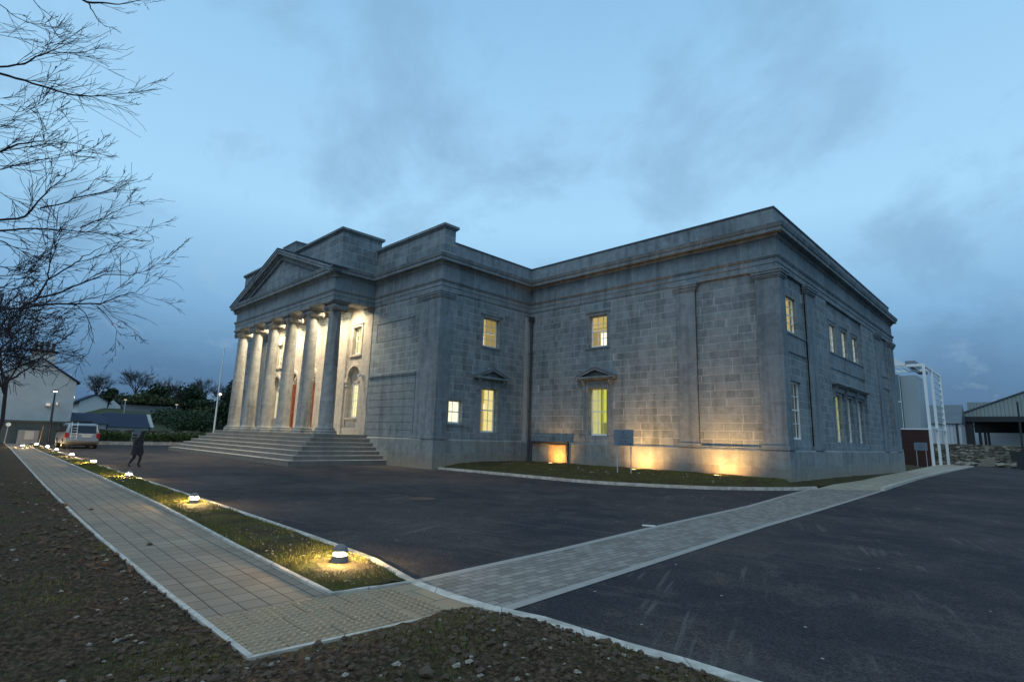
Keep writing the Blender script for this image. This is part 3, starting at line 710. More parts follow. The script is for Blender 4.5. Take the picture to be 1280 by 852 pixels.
# block front: sunken panel, string course, rusticated courses
for (a,b) in((-26.58,-22.2),(-45.8,-42.4)):
    mb=MB().fbox(FB,a,b,-.05,.02,4.44,4.52).fbox(FB,a,b,-.09,.02,4.523,4.6)
    c=MB()
    u0,u1=a+.5,b-.45
    c.fbox(FB,u0-.1,u1+.1,-.04,.02,7.42,7.50).fbox(FB,u0-.1,u1+.1,-.015,.02,6.42,6.46).fbox(FB,u0-.1,u0,-.02,.02,6.463,7.417).fbox(FB,u1,u1+.1,-.02,.02,6.463,7.417)
    c.build('wall_panel',DRS,ch_)
    for k in range(8):
        z=1.335+k*.385; mb.fbox(FB,a,b,-.03,.02,z+.009,min(z+.373,4.43))
    mb.build('rusticated_courses',PIL,ch_)
# pale strip and downpipe in the inner corner
MB().box(XB+.003,XB+.012,21.72,22.17,1.34,8.2).build('pale_render_strip',plain('limewash_render',(.30,.335,.34),.9,nz=.35,sc=2),ch_)
mb=MB().tube([(-20.28,22.02,8.0),(-20.28,22.02,.1)],.06,10).box(-20.4,-20.16,21.9,22.15,7.98,8.22)
for z in(1.3,2.9,4.5,6.1,7.6): mb.lathe([(.085,0),(.085,.1)],(-20.28,22.02,z),10)
mb.tube([(-20.1,22.02,1.25),(-20.1,22.02,.1)],.04,8)
dp=mb.build('downpipe',IRON,ch_,smooth=True)
MB().box(-20.05,-17.55,21.93,22.07,1.25,1.36).box(-17.68,-17.56,21.95,22.07,.15,1.245).build('pipe_boxing',IRON,ch_)
MB().box(-18.9,-17.75,22.05,22.09,.2,1.2).build('wall_patch',plain('rough_orange_stone_patch',(.34,.24,.13),.95,nz=.6,sc=5,bump=.8),ch_)
# --- portico
bays=[CX+2.72*k for k in(-2,-1,0,1,2)]
cols=[CX+2.72*k for k in(-2.5,-1.5,-.5,.5,1.5,2.5)]
INT=stone('portico_limestone',.5,1.3,(.36,.345,.315),var=.15,mstr=.25,streak=.2,splash=False)
mb=MB(); holes=[]
for i,c in enumerate(bays):
    if i in(0,4): holes+= [(c-.62,c+.62,2.36,5.30),(c-.47,c+.47,6.02,7.62)]
    else: holes+=[(c-.72,c+.72,ZF,5.40)]
panel(mb,FI,XPL,XP-.003,ZF-.2,8.95,0,holes,reveal=.35,edge=0)
pb=mb.build('portico_wall',INT,ch_)
def archfill(mb,F,c,r,zs,ztop,d0,d1,n=12):   # spandrels closing a square-headed hole to a round arch
    for sg in(-1,1):
        pts=[F(c+sg*r,d0,zs)]
        pts=[F(c+sg*r*math.cos(a),d0,zs+r*math.sin(a)) for a in [math.pi/2*k/n for k in range(n+1)]]
        pts+= [F(c,d0,ztop),F(c+sg*r,d0,ztop)]
        mb.prism(pts,Vector(F(0,d1,0))-Vector(F(0,d0,0)))
def archband(mb,F,c,r0,r1,zs,d0,d1,n=20):
    for k in range(n):
        a,b=math.pi*k/n,math.pi*(k+1)/n
        pts=[F(c+r*math.cos(q),d0,zs+r*math.sin(q)) for r,q in((r0,a),(r1,a),(r1,b),(r0,b))]
        mb.prism(pts,Vector(F(0,d1,0))-Vector(F(0,d0,0)))
for i,c in enumerate(bays):
    mb=MB()
    if i in(0,4):
        r=.62; zs=4.66
        archfill(mb,FI,c,r-.004,zs,5.298,.012,.34)
        archband(mb,FI,c,.66,.82,zs,-.07,.0); mb.fbox(FI,c-.86,c-.63,-.1,.02,zs-.5,zs-.28).fbox(FI,c-.9,c-.60,-.13,.02,zs-.278,zs-.02)
        mb.fbox(FI,c+.63,c+.86,-.1,.02,zs-.5,zs-.28).fbox(FI,c+.60,c+.9,-.13,.02,zs-.278,zs-.02)
        mb.fbox(FI,c-.84,c-.65,-.07,.02,ZF+.4,zs-.51).fbox(FI,c+.65,c+.84,-.07,.02,ZF+.4,zs-.51).fbox(FI,c-.9,c+.9,-.09,.02,ZF,ZF+.38)
        mb.fbox(FI,c-.72,c+.72,-.1,.1,2.26,2.355)
        mb.fbox(FI,c-.615,c-.42,.2,.33,2.36,4.3).fbox(FI,c+.42,c+.615,.2,.33,2.36,4.3)
        mb.fbox(FI,c-.615,c+.615,.2,.33,4.303,5.29)
        mb.fbox(FI,c-.62,c-.475,-.04,.02,5.95,7.76).fbox(FI,c+.475,c+.62,-.04,.02,5.95,7.76).fbox(FI,c-.472,c+.472,-.04,.02,7.63,7.76).fbox(FI,c-.68,c+.68,-.08,.02,7.763,7.83).fbox(FI,c-.66,c+.66,-.08,.08,5.88,5.945)
        nb=mb.build('niche',INT,ch_)
        window(FI,c-.42,c+.42,2.37,4.3,3,4,'porch',d=.22,parent=ch_); window(FI,c-.465,c+.465,6.03,7.61,3,4,'porch',d=.2)
    else:
        r=.72; zs=4.66
        archfill(mb,FI,c,r-.004,zs,5.398,.012,.34)
        archband(mb,FI,c,.76,.95,zs,-.07,0); mb.fbox(FI,c-.95,c-.74,-.07,.02,ZF,zs-.01).fbox(FI,c+.74,c+.95,-.07,.02,ZF,zs-.01)
        mb.build('door_surround',INT,ch_)
        D=MB().fbox(FI,c-.71,c+.71,.2,.28,ZF,4.5)
        for s in(-1,1):
            a,b=(c+.02,c+.69) if s>0 else (c-.69,c-.02)
            for z0_,z1_ in((1.55,2.3),(2.4,3.1),(3.2,3.85),(3.95,4.4)): D.fbox(FI,a+.08,b-.08,.17,.21,z0_,z1_)
        dr=D.build('door',DOORM,ch_)
        f=MB(); archband(f,FI,c,.63,.70,zs-.02,.18,.26); f.fbox(FI,c-.71,c+.71,.16,.3,4.5,4.66)
        for a in(40,90,140):
            q=R(a); f.tube([FI(c,.2,zs),FI(c+.66*math.cos(q),.2,zs+.66*math.sin(q))],.018,5)
        archband(f,FI,c,.28,.32,zs,.19,.22,10)
        f.build('fanlight_frame',DOORM,dr)
        MB().fbox(FI,c-.7,c+.7,.29,.31,4.66,5.39).build('fanlight',emit('warm_fanlight',(1,.9,.65),.5),dr)
        MB().lathe([(.035,0),(.05,.03),(.02,.05)],Vector(FI(c+.07,.14,2.75)),10).build('handle',plain('brass',(.5,.35,.1),.3,1),dr)
for c in cols: pilaster(FI,c-.43,c+.43,.14,z0=ZF,m=INT,top=8.6)
# entablature inner faces and ceiling
mb=MB().box(XPL+.003,XP-.003,YP+.3,YP+.98,8.502,8.95).box(XP-.98,XP-.3,YP+.985,YI,8.502,8.95).box(XPL+.3,XPL+.98,YP+.985,YI,8.502,8.95)
mb.build('soffit_beam',INT,ch_)
MB().box(XP-.003,XP+.25,YB+.02,YI+.4,1.0,9.06).box(XPL-.25,XPL+.003,YB+.02,YI+.4,1.0,9.06).build('portico_return',DRS,ch_)
MB().box(XPL+.003,XP-.003,YP+.3,YI+.4,8.953,9.05).build('portico_ceiling',plain('ceiling_plaster',(.42,.39,.33),.9,nz=.1),ch_)
# columns
def column(c,y):
    sh=[(.44,.30),(.405,.36),(.392,.5),(.385,1.6),(.37,2.8),(.352,4.),(.332,5.4),(.315,6.5),(.31,6.56),(.34,6.58),(.34,6.63)]
    P=(c,y,ZF)
    o=MB().lathe(sh,P,40).build('column',COLM,ch_,smooth=35)
    MB().lathe([(.60,0),(.60,.07),(.56,.075),(.60,.11),(.60,.15),(.56,.18),(.50,.19),(.49,.21),(.52,.225),(.53,.26),(.51,.285),(.46,.3)],P,40).build('column_base',COLM,o,smooth=35)
    k=MB().lathe([(.355,6.632),(.38,6.70),(.45,6.78),(.45,6.86)],P,32)
    k.box(c-.46,c+.46,y-.34,y+.34,ZF+6.84,ZF+6.94).box(c-.56,c+.56,y-.50,y+.50,ZF+6.945,ZF+7.0).box(c-.60,c+.60,y-.54,y+.54,ZF+7.003,ZF+7.076)
    for sx in(-1,1):
        for sy in(-1,1):
            for r,dp in((.20,.05),(.14,.085),(.07,.12)):
                cx,cz=c+sx*.44,ZF+6.74
                k.tube([(cx,y+sy*.30,cz),(cx,y+sy*(.36+dp),cz)],r,18)
        k.tube([(c+sx*.44,y+q,ZF+6.74) for q in(-.33,-.15,0,.15,.33)],[.18,.13,.115,.13,.18],16)
    k.build('ionic_capital',COLM,o,smooth=35)
for c in cols: column(c-.2,YP+.5)
# floor and steps
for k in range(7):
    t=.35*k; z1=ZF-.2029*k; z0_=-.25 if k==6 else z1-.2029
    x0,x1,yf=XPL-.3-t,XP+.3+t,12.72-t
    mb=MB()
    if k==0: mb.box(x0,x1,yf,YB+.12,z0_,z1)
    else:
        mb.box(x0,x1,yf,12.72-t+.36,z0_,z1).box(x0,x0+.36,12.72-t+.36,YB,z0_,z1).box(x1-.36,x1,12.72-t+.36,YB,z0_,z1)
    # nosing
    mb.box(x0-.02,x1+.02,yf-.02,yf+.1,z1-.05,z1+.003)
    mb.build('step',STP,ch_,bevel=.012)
# lamps on the portico pilasters
def spot(name,loc,direction,energy,size,blend,col,rad=.06,parent=None):
    l=bpy.data.lights.new(name,'SPOT'); l.energy=energy; l.spot_size=R(size); l.spot_blend=blend; l.color=col; l.shadow_soft_size=rad
    o=bpy.data.objects.new(name,l); COL.objects.link(o); o.location=loc; o.rotation_euler=(-Vector(direction)).to_track_quat('Z','Y').to_euler()
    if parent is not None: o.parent=parent; o.location=Vector(loc)-wloc(parent)
    return o
LAMPW=plain('white_metal_lamp',(.7,.7,.66),.4,nz=.05)
MB().box(-27.25,-27.10,15.36,15.71,4.62,4.72).box(-27.23,-27.12,15.60,15.71,4.45,4.62).build('security_camera',LAMPW,ch_)
for i,c in enumerate(bays):
    o=MB().lathe([(.13,0),(.13,-.05),(.11,-.06)],(c,14.6,8.95),20).build('ceiling_downlight',LAMPW,ch_)
    MB().lathe([(.10,-.062),(.10,-.066)],(c,14.6,8.95),20).build('lamp_glass',emit('warm_lamp_face',(1,.86,.6),20),o)
    spot('portico_downlight',(c,14.6,8.86),(0,.02,-1),1550,168,.8,(1,.80,.52),.10,ch_)
# ------------------------------------------------------------------ uplights at the wing wall
def uplight(x,y,z,label,e,rz=0):
    t=thing('ground_uplight',(x,y,z),label,'uplight','uplights at the foot of the wing wall')
    MB().lathe([(.12,-.08),(.12,.03),(.10,.045)],(0,0,0),20).build('housing',IRON,t,smooth=True,world=False)
    MB().lathe([(.09,.046),(.09,.05)],(0,0,0),20).build('lens',emit('uplight_lens',(1,.66,.26),6),t,world=False)
    l=spot('uplight_beam',(0,0,.07),(0,.70,.70),e,142,1.,(1,.50,.15),.05); l.parent=t
uplight(-18.15,21.35,.26,'ground uplight behind the black pipe boxing near the downpipe',260)
uplight(-13.15,21.08,.25,'ground uplight behind the two-post sign',620)
uplight(-9.45,21.08,.25,'ground uplight nearest the wing corner, between two pilasters',620)
# ------------------------------------------------------------------ dome bollard lamps along the verge
def bollard():
    t=thing('bollard_lamp',(-6.03,3.36,.02),'nearest dome topped bollard lamp in the grass verge, by the tactile paving','bollard lamp','glowing bollard lamps in the grass verge')
    MB().lathe([(.108,-.05),(.105,.0),(.096,.04),(.088,.085),(.076,.088)],(0,0,0),28).build('base',plain('grey_cast_base',(.16,.155,.15),.6,nz=.2,sc=20),t,smooth=True,world=False)
    MB().lathe([(.070,.088),(.072,.105),(.070,.124)],(0,0,0),28).build('lamp_band',emit('warm_lamp_band',(1,.66,.26),2000),t,smooth=True,world=False)
    for k in range(3):
        a=R(20+120*k); r=.079; MB().tube([(r*math.cos(a),r*math.sin(a),.08),(r*math.cos(a),r*math.sin(a),.128)],.012,8).build('rib',MATS['grey_cast_base'],t,world=False)
    MB().lathe([(.073,.124),(.086,.126),(.085,.142),(.073,.170),(.052,.191),(.026,.203),(.004,.206)],(0,0,0),28).build('dome',MATS['grey_cast_base'],t,smooth=True,world=False)
    return t
b0=bollard()
BL=[(-12.4,3.60,'second bollard lamp from the tactile paving, beside the asphalt kerb'),(-19.5,3.84,'third bollard lamp from the tactile paving, low on the verge'),
 (-26.6,4.02,'fourth bollard lamp along the verge, with the starry glare'),(-32.9,4.1,'fifth bollard lamp along the verge'),(-39.6,4.25,'sixth bollard lamp, short of the parked car'),
 (-45.0,4.35,'seventh bollard lamp, just left of the parked car'),(-49.8,4.2,'eighth bollard lamp, between the lamp post and the meter box')]
for x,y,l in BL: dup(b0,(x,y,.02),l,rz=R(random.uniform(0,120)))
dup(b0,(-46.0,3.25,.02),'bollard lamp at the far end of the path in front of the meter box',rz=0)
# ------------------------------------------------------------------ signs
GREYP=plain('galvanised_post',(.45,.47,.48),.5,.3,nz=.1)
SGN=plain('slate_blue_sign_board',(.12,.17,.22),.55,nz=.08)
INK=plain('dark_sign_lettering',(.015,.02,.04),.6,nz=.05)
def text(s,size,loc,parent,rx=90,rz=0,m=None):
    c=bpy.data.curves.new('lettering','FONT'); c.body=s; c.size=size; c.align_x='CENTER'; c.extrude=.002; c.materials.append(m or INK)
    to=bpy.data.objects.new('t',c); COL.objects.link(to); bpy.context.view_layer.update(); me=bpy.data.meshes.new_from_object(to); bpy.data.objects.remove(to)
    o=bpy.data.objects.new('lettering',me); COL.objects.link(o); o.parent=parent; o.location=loc; o.rotation_euler=(R(rx),0,R(rz)); return o
def sign(loc,label,w,zb,zt,lines,arrow,rz,postx):
    t=thing('information_sign',loc,label,'sign',rz=rz)
    for s in(-1,1): MB().tube([(s*postx,0,-.2),(s*postx,0,zb+.3)],.024,10).build('post',GREYP,t,world=False)
    bd=MB().box(-w/2,w/2,-.055,-.028,zb,zt).build('board',SGN,t,bevel=.006,world=False)
    h=MB(); zc=zt-.11      # small harp emblem
    h.tube([(-.02,-.058,zc-.05),(-.03,-.058,zc),(-.015,-.058,zc+.045),(.02,-.058,zc+.035),(.035,-.058,zc+.05)],.006,6).tube([(.035,-.058,zc+.05),(.02,-.058,zc-.01),(-.02,-.058,zc-.05)],.005,6)
    for k in range(3): h.tube([(-.012+.014*k,-.058,zc+.035),(-.012+.012*k,-.058,zc-.03+.012*k)],.0025,4)
    h.build('harp_emblem',INK,bd)
    h=bd
    for s,sz,z in lines: text(s,sz,(0,-.058,z),bd)
    if arrow:
        MB().prism([(.25,-.0575,arrow-.008),(.33,-.0575,arrow-.008),(.33,-.0575,arrow-.03),(.37,-.0575,arrow+.004),(.33,-.0575,arrow+.038),(.33,-.0575,arrow+.016),(.25,-.0575,arrow+.016)],(0,-.003,0)).build('arrow',INK,bd,world=False)
    return t
sg=sign((-12.62,19.5,.16),'slate blue two-post information sign with harp emblem in front of the lit wing wall',.86,1.16,1.80,
 [('Courts',.085,1.545),('Courthouse',.085,1.44),('Public Office',.075,1.30),('Main Entrance',.075,1.205)],1.22,R(8),.30)
sign((-8.08,58.5,.12),'grey two-post sign in front of the dark timber entrance screen',.92,1.32,1.98,[('Courts',.12,1.68),('Service',.12,1.5)],None,R(10),.33)
# harp was built in world coords of the parent: move to local
for o in bpy.data.objects:
    if o.name.startswith('harp_emblem'): 
        off=wloc(o.parent)
        for v in o.data.vertices: v.co+=off
# ------------------------------------------------------------------ glazed annex
STW=plain('white_steel',(.82,.88,.88),.4,nz=.05)
an=thing('glazed_annex',(-9,64,0),'glazed annex with white steel frame behind the courthouse','building')
xf=-7.95
for y in(64.0,68.6,74.3):
    MB().box(xf-.16,xf+.06,y-.12,y+.12,-.2,9.6).build('frame_post',STW,an)
mb=MB().box(xf-.13,xf+.03,64.1,74.2,9.35,9.6).box(xf-.13,xf+.03,64.1,74.2,3.45,3.65)
for k in range(9): mb.box(xf-.1,xf+.0,68.7,74.2,4.2+.6*k,4.26+.6*k)
mb.box(-11.6,xf-.17,63.92,64.08,9.35,9.6).box(-11.6,xf-.17,68.5,68.7,9.35,9.6)
for k in range(7): mb.box(-11.4+.5*k,-11.36+.5*k,64.1,68.5,9.44,9.5)
mb.build('frame_beams',STW,an)
mb=MB().box(-11.4,-8.05,63.7,63.86,3.36,3.46); mb.build('screen_coping',STW,an)
def woodfn(g,setp,b):
    p=g.pos(); z=g.sep(p)[2]; fr=g.math('FRACT',g.math('DIVIDE',z,.22)); n=g.noise(g.vmath('MULTIPLY',p,(1.,1.,12.)),1.,4)
    c=g.ramp(n,(.3,(.02,.006,.004)),(.7,(.05,.013,.008))); c=g.mix(g.ramp(fr,(0,1.),(.06,0.)),c,(.01,.005,.004)); setp('Base Color',c); setp('Roughness',.6)
MB().box(-11.4,-8.1,63.72,63.84,-.2,3.355).build('timber_screen',mat('dark_cedar_boards',woodfn),an)
gl=plain('blue_green_cladding_glass',(.16,.24,.27),.15,nz=.15,sc=.6)
MB().box(-22,-10.35,66.,72,0,8.9).build('curtain_wall',gl,an)
MB().box(-10.3,-9.0,66.5,72,3.4,8.8).build('render_tower',plain('grey_render_tower',(.38,.45,.48),.35,nz=.12),an)
mb=MB()
for k in range(8): mb.box(-10.34,-10.30,66.+.8*k,66.05+.8*k,3.4,8.9)
mb.box(-22,-10.3,65.93,65.99,6.1,6.2); 
for k in range(6): mb.box(-11.2-.8*k,-11.15-.8*k,65.93,65.99,3.4,8.9)
mb.build('mullions',STW,an)
MB().prism([(-14,60,9.0),(-8.9,60,9.0),(-8.8,60,9.12),(-14,60,13.1)],(0,.35,0)).build('annex_roof',plain('white_roof_sheet',(.80,.84,.86),.5,nz=.05),an)
MB().box(-9.7,-8.9,66,74,9.65,10.2).build('plant_box',plain('grey_plant_box',(.2,.24,.27),.6),an)
MB().box(-8.35,-7.42,YE+.0,45.2,-.2,9.9).build('glazed_link',plain('pale_green_link_glass',(.33,.42,.42),.3,nz=.1),an) if False else None
# ------------------------------------------------------------------ right background: rubble wall, sheds, pole
def rubfn(g,setp,b):
    p=g.pos(); x,y,z=g.sep(p)[:3]; v=g.comb(g.math('MULTIPLY',g.math('ADD',x,y),1.6),g.math('MULTIPLY',z,5.),0)
    vo=g.new('ShaderNodeTexVoronoi'); vo.inputs['Scale'].default_value=1.5; g.set(vo.inputs['Vector'],v)
    ve=g.new('ShaderNodeTexVoronoi',feature='DISTANCE_TO_EDGE'); ve.inputs['Scale'].default_value=1.5; g.set(ve.inputs['Vector'],v)
    r=g.sep(vo.outputs['Color'])[0]
    c=g.ramp(r,(0,(.06,.052,.04)),(.5,(.20,.18,.14)),(1,(.42,.38,.30))); c=g.mix(g.ramp(ve.outputs['Distance'],(0,1.),(.09,0.)),c,(.03,.026,.02))
    c=g.mix(g.ramp(g.noise(p,.6,4),(.5,0.),(.65,.7)),c,(.04,.045,.03))
    setp('Base Color',c); setp('Roughness',.95); setp('Normal',g.bump(g.ramp(ve.outputs['Distance'],(0,0.),(.2,1.)),.8,.08))
RUB=mat('rubble_masonry',rubfn)
def wobwall(name,x0,x1,y0,y1,zt,label,th=.5,z0=-.3):
    mb=MB(); n=60
    for i in range(n+1):
        t=i/n; x=x0+(x1-x0)*t; y=y0+(y1-y0)*t; h=zt+noise.noise(Vector((x*.9,y*.9,0)))*.12
        for a,b in((0,z0),(0,h),(th,h),(th,z0)): mb.v.append((x+(a if abs(y1-y0)>abs(x1-x0) else 0),y+(0 if abs(y1-y0)>abs(x1-x0) else a),b))
    for i in range(n):
        for j in range(3): q=4*i+j; mb.f.append((q,q+1,q+5,q+4))
    mb.f+=[(0,1,2,3),(4*n,4*n+1,4*n+2,4*n+3)]
    return tag(mb.build(name,RUB),label,'wall')
wobwall('rubble_wall',-13,14,82,80,2.25,'rough rubble stone wall between the car park and the farm sheds')
RIB=None
def ribfn(c):
    def fn(g,setp,b):
        p=g.pos(); x,y,z=g.sep(p)[:3]; fr=g.math('FRACT',g.math('DIVIDE',g.math('ADD',x,y),.38)); n=g.noise(p,.7,4)
        t=g.math('MULTIPLY',g.ramp(fr,(.0,.45),(.12,.55),(.2,1.),(.8,1.)),g.math('MULTIPLY_ADD',n,.5,.75))
        setp('Base Color',g.mix(1.,c,g.comb(t,t,t),'MULTIPLY')); setp('Roughness',.5); setp('Metallic',.2)
    return fn
RIBG=mat('grey_green_corrugated_sheet',ribfn((.24,.30,.30))); RIBD=mat('dark_corrugated_roof',ribfn((.13,.17,.19))); RIBW=mat('white_corrugated_sheet',ribfn((.55,.60,.64)))
DK=plain('dark_shed_steel',(.02,.025,.03),.7)
shd=thing('open_barn',(2,90,0),'large open-fronted barn with ribbed grey gable above the rubble wall','barn')
ya=90
sc_=lambda px,py: at(px,py,Y=ya)
a=sc_(1201,518); b=sc_(1201,524); c=sc_(1290,487)
gz=a.z; ridge=a.x+16; 
MB().prism([(a.x,ya,gz-.25),(a.x+32,ya,gz-.25),(a.x+32,ya,gz),(ridge,ya,gz+ (c.z-gz)*(16/(c.x-a.x))),(a.x,ya,gz)],(0,.2,0)).build('gable_cladding',RIBG,shd)
for s in(0,1):
    zr=gz+(c.z-gz)*(16/(c.x-a.x)); x0=a.x-.3 if s==0 else a.x+32.3
    MB().prism([(x0,ya-.2,gz),(ridge,ya-.2,zr),(ridge,ya-.2,zr+.12),(x0,ya-.2,gz+.12)],(0,16,0)).build('roof',RIBD,shd)
MB().box(a.x,a.x+32,ya,ya+.2,gz-.9,gz-.26).build('fascia_beam',DK,shd)
for px,w in((1214,.5),(1224,.3),(1230,.25),(1234,.25)):
    q=sc_(px,545); MB().box(q.x-w/2,q.x+w/2,ya+.25+(px-1214)*.1,ya+.5+(px-1214)*.1,-.2,gz-.26).build('barn_post',DK,shd)
MB().box(a.x+.2,a.x+1.1,ya+.3,ya+.4,-.2,gz-.3).build('side_sheet',DK,shd)
MB().box(a.x,a.x+32,ya+15.6,ya+15.8,4.2,gz-.2).build('back_cladding',DK,shd)
ws=thing('white_warehouse',(8,112,0),'white warehouse with a strip of dark windows seen through the open barn','warehouse')
p0=at(1233,530,Y=108)
MB().box(p0.x-2,p0.x+40,108,118,-.2,at(1250,533,Y=108).z).build('wall',plain('white_wall_render',(.60,.64,.68),.8,nz=.1,sc=1),ws)
MB().box(p0.x-2,p0.x+40,107.8,108.1,at(1250,533,Y=108).z+.01,at(1250,530,Y=108).z+.2).build('ledge',RIBG,ws)
z0_=at(1250,530,Y=108).z+.22; z1_=at(1250,524,Y=108).z+.6
MB().box(p0.x-2,p0.x+40,108.3,118,z0_,z1_+2).build('upper_wall',RIBG,ws)
mb=MB()
for k in range(14): mb.box(p0.x-1.5+1.35*k,p0.x-.3+1.35*k,108.1,108.28,z0_+.05,z1_)
mb.build('window',plain('dark_blue_glass',(.02,.035,.07),.2),ws)
sm=thing('small_shed',(-6,86,0),'small white shed with dark ribbed roof left of the open barn','shed')
e0=at(1180,529,Y=86); e1=at(1201,529,Y=86)
MB().box(e0.x-3,e1.x,86,92,-.2,e0.z).build('wall',RIBW,sm)
t0=at(1180,506,Y=89); 
MB().prism([(e0.x-3.2,85.7,e0.z),(e0.x-3.2,89,t0.z),(e0.x-3.2,92.3,e0.z)],(e1.x-e0.x+3.3,0,0)).build('roof',RIBD,sm)
MB().box(e1.x-.5,e1.x-.3,85.85,85.97,-.2,e0.z).build('downpipe',IRON,sm)
up=thing('utility_pole',(-1.9,72,0),'thin dark timber utility pole leaning at the right edge','pole')
pb_=at(1281,583,Y=72); pt_=at(1271.5,502,Y=72)
up.location=(pb_.x,72,0)
MB().tube([(pb_.x,72,-.2),(pt_.x,72,pt_.z)],[.09,.07],8).build('pole',DK,up)
pA=at(1238,554,Y=72); 
MB().tube([(pt_.x,72,pt_.z-4.2),(pt_.x-1.4,72,pt_.z-5.3),(pA.x,72,pA.z+.1)],.014,4).build('cable',DK,up)
tr=thing('farm_trailer',(at(1277,575,Y=70).x,70,0),'dark low trailer parked against the rubble wall','trailer')
tx=tr.location.x
MB().box(tx-.7,tx+2.6,69.4,71,.75,.95).box(tx-.7,tx+2.6,69.4,69.5,.95,1.6).build('bed',DK,tr)
for k in(0,1.2): MB().tube([(tx+k,69.3,.35),(tx+k,69.55,.35)],.36,16).build('wheel',DK,tr)
tag(lumpo:=None,'x') if False else None
def rubble(name,spots,label,cat,sz):
    mb=MB()
    for x,y in spots: lump(mb,(x,y,.12),sz*random.uniform(.5,1.2),.6)
    o=mb.build(name,STNM); o['kind']='stuff'; return o
rubble('rubble_pile',[(random.uniform(-7.5,-1),random.uniform(76,79)) for _ in range(60)],'','',.35)
sb=at(1233,580,Y=76)
k=MB().hexa([(sb.x-.6,75.5,-.05),(sb.x+.6,75.5,-.05),(sb.x+.7,76.3,-.05),(sb.x-.5,76.3,-.05),(sb.x-.2,75.5,.75),(sb.x+.7,75.5,.95),(sb.x+.75,76.2,.9),(sb.x-.1,76.2,.7)])
tag(k.build('stone_block',STNM,bevel=.05),'pale tilted stone block lying before the rubble wall','stone block')
# ------------------------------------------------------------------ left background
WR=plain('white_roughcast',(.56,.58,.56),.95,nz=.18,sc=1.2,bump=.5)
hs=thing('gable_house',(-62,5,0),'white roughcast house with bare gable and tall chimney stacks at left','house')
gx=-60.
def gp(px,py): q=at(px,py,X=gx); return (gx,q.y,q.z)
rp=gp(67,456); lw=gp(93.5,477.5); 
rid=(gx,5.0,6.55); ev=7.0; ez=5.1
MB().prism([(gx,-1.2,-.3),(gx,ev,-.3),(gx,ev,ez),(gx,4.4,6.92),(gx,-1.2,3.0)],(-12,0,0)).build('wall',WR,hs)
mb=MB()
mb.prism([(gx+.15,ev+.25,ez-.12),(gx+.15,4.4,6.94),(gx+.15,4.4,7.04),(gx+.15,ev+.25,ez+.03)],(-12.3,0,0))
mb.prism([(gx+.15,-1.3,2.95),(gx+.15,4.4,6.94),(gx+.15,4.4,7.04),(gx+.15,-1.3,3.1)],(-12.3,0,0)); mb.build('roof',SLATE,hs)
MB().box(gx-.9,gx+.003,3.75,5.3,5.9,7.45).build('chimney_stack',WR,hs)
cs=MB().box(gx-1.0,gx+.1,3.65,5.4,7.45,7.62).build('chimney_cap',DK,hs)
POT=plain('clay_chimney_pot',(.16,.14,.12),.85)
for k in range(4): MB().lathe([(.15,0),(.12,.12),(.12,.58),(.15,.62),(.15,.7)],(gx-.45,3.95+.38*k,7.62),12).build('chimney_pot',POT,cs)
MB().box(gx-5.6,gx-4.8,3.3,4.3,6.2,7.0).build('chimney_stack',WR,hs)
for k in range(2): MB().lathe([(.16,0),(.13,.1),(.15,.55)],(gx-5.2,3.5+.5*k,7.0),12).build('chimney_pot',POT,hs)
# dark lower wall in front
mb=MB().box(-55.3,-55,-6,7.2,-.3,1.60).box(-55.4,-54.9,-6,7.25,1.603,1.72)
tag(mb.build('boundary_wall',plain('dark_mossy_render',(.10,.115,.11),.95,nz=.35,sc=1.2,bump=.4)),'dark rendered boundary wall below the white gable house','wall')
mt=thing('meter_box',(-53.6,3.5,0),'pale grey cabinet with a lighter door against the dark boundary wall','cabinet')
q=at(33,552,X=-53.6)
mt.location.y=q.y
MB().box(-53.9,-53.5,q.y-.55,q.y+.6,-.05,1.0).build('cabinet',plain('grey_cabinet',(.24,.26,.28),.6,nz=.08),mt); MB().box(-53.49,-53.46,q.y-.17,q.y+.33,.35,.95).build('door',plain('pale_door',(.42,.44,.46),.5,nz=.05),mt)
q=at(4,558,X=-53); 
pp=thing('round_sign_post',(-53,q.y,0),'small round white sign on a thin post before the boundary wall','sign')
MB().tube([(-53,q.y,-.1),(-53,q.y+.05,1.25)],.03,8).build('post',GREYP,pp); MB().tube([(-53.02,q.y+.05,1.38),(-52.98,q.y+.05,1.38)],.14,20).build('disc',STW,pp)
st=thing('marker_stake',(-51.5,4.6,0),'thin pale timber stake standing behind the farthest verge lamps','stake')
MB().tube([(-51.5,4.45,-.1),(-51.5,4.55,1.35)],.025,6).build('stake',plain('pale_timber',(.4,.28,.16),.8),st)
# lamp post
lp=thing('street_lamp',(-53.5,5.18,0),'tall dark street lamp with lit head before the white gable','street lamp')
q=at(69,490,X=-53.5)
MB().tube([(-53.5,5.18,-.1),(-53.5,5.10,2.),(-53.5,q.y,q.z)],[.09,.07,.05],10).build('pole',IRON,lp)
MB().lathe([(.05,0),(.16,.03),(.18,.07),(.05,.12)],(-53.5,q.y,q.z+.09),16).build('lamp_hood',IRON,lp)
MB().lathe([(.10,.02),(.12,.09)],(-53.5,q.y,q.z-.0),16).build('lamp_globe',emit('cool_white_lamp',(1,.93,.85),6),lp)
def floodl(px,py,X,label,w=.3):
    q=at(px,py,X=X); w*=.55; t=thing('wall_floodlight',(X,q.y,q.z),label,'floodlight')
    MB().box(-.12,.12,-w,w,-.12,.16).build('housing',LAMPW,t,world=False); MB().box(.122,.13,-w*.8,w*.8,-.09,.12).build('lens',emit('flood_lens',(1,.93,.8),.55),t,world=False)
floodl(60,505.5,-59.84,'left white floodlight bracketed on the white gable, left of the street lamp',.3); floodl(71,504.5,-59.84,'right round floodlight on the white gable, right of the street lamp',.12)
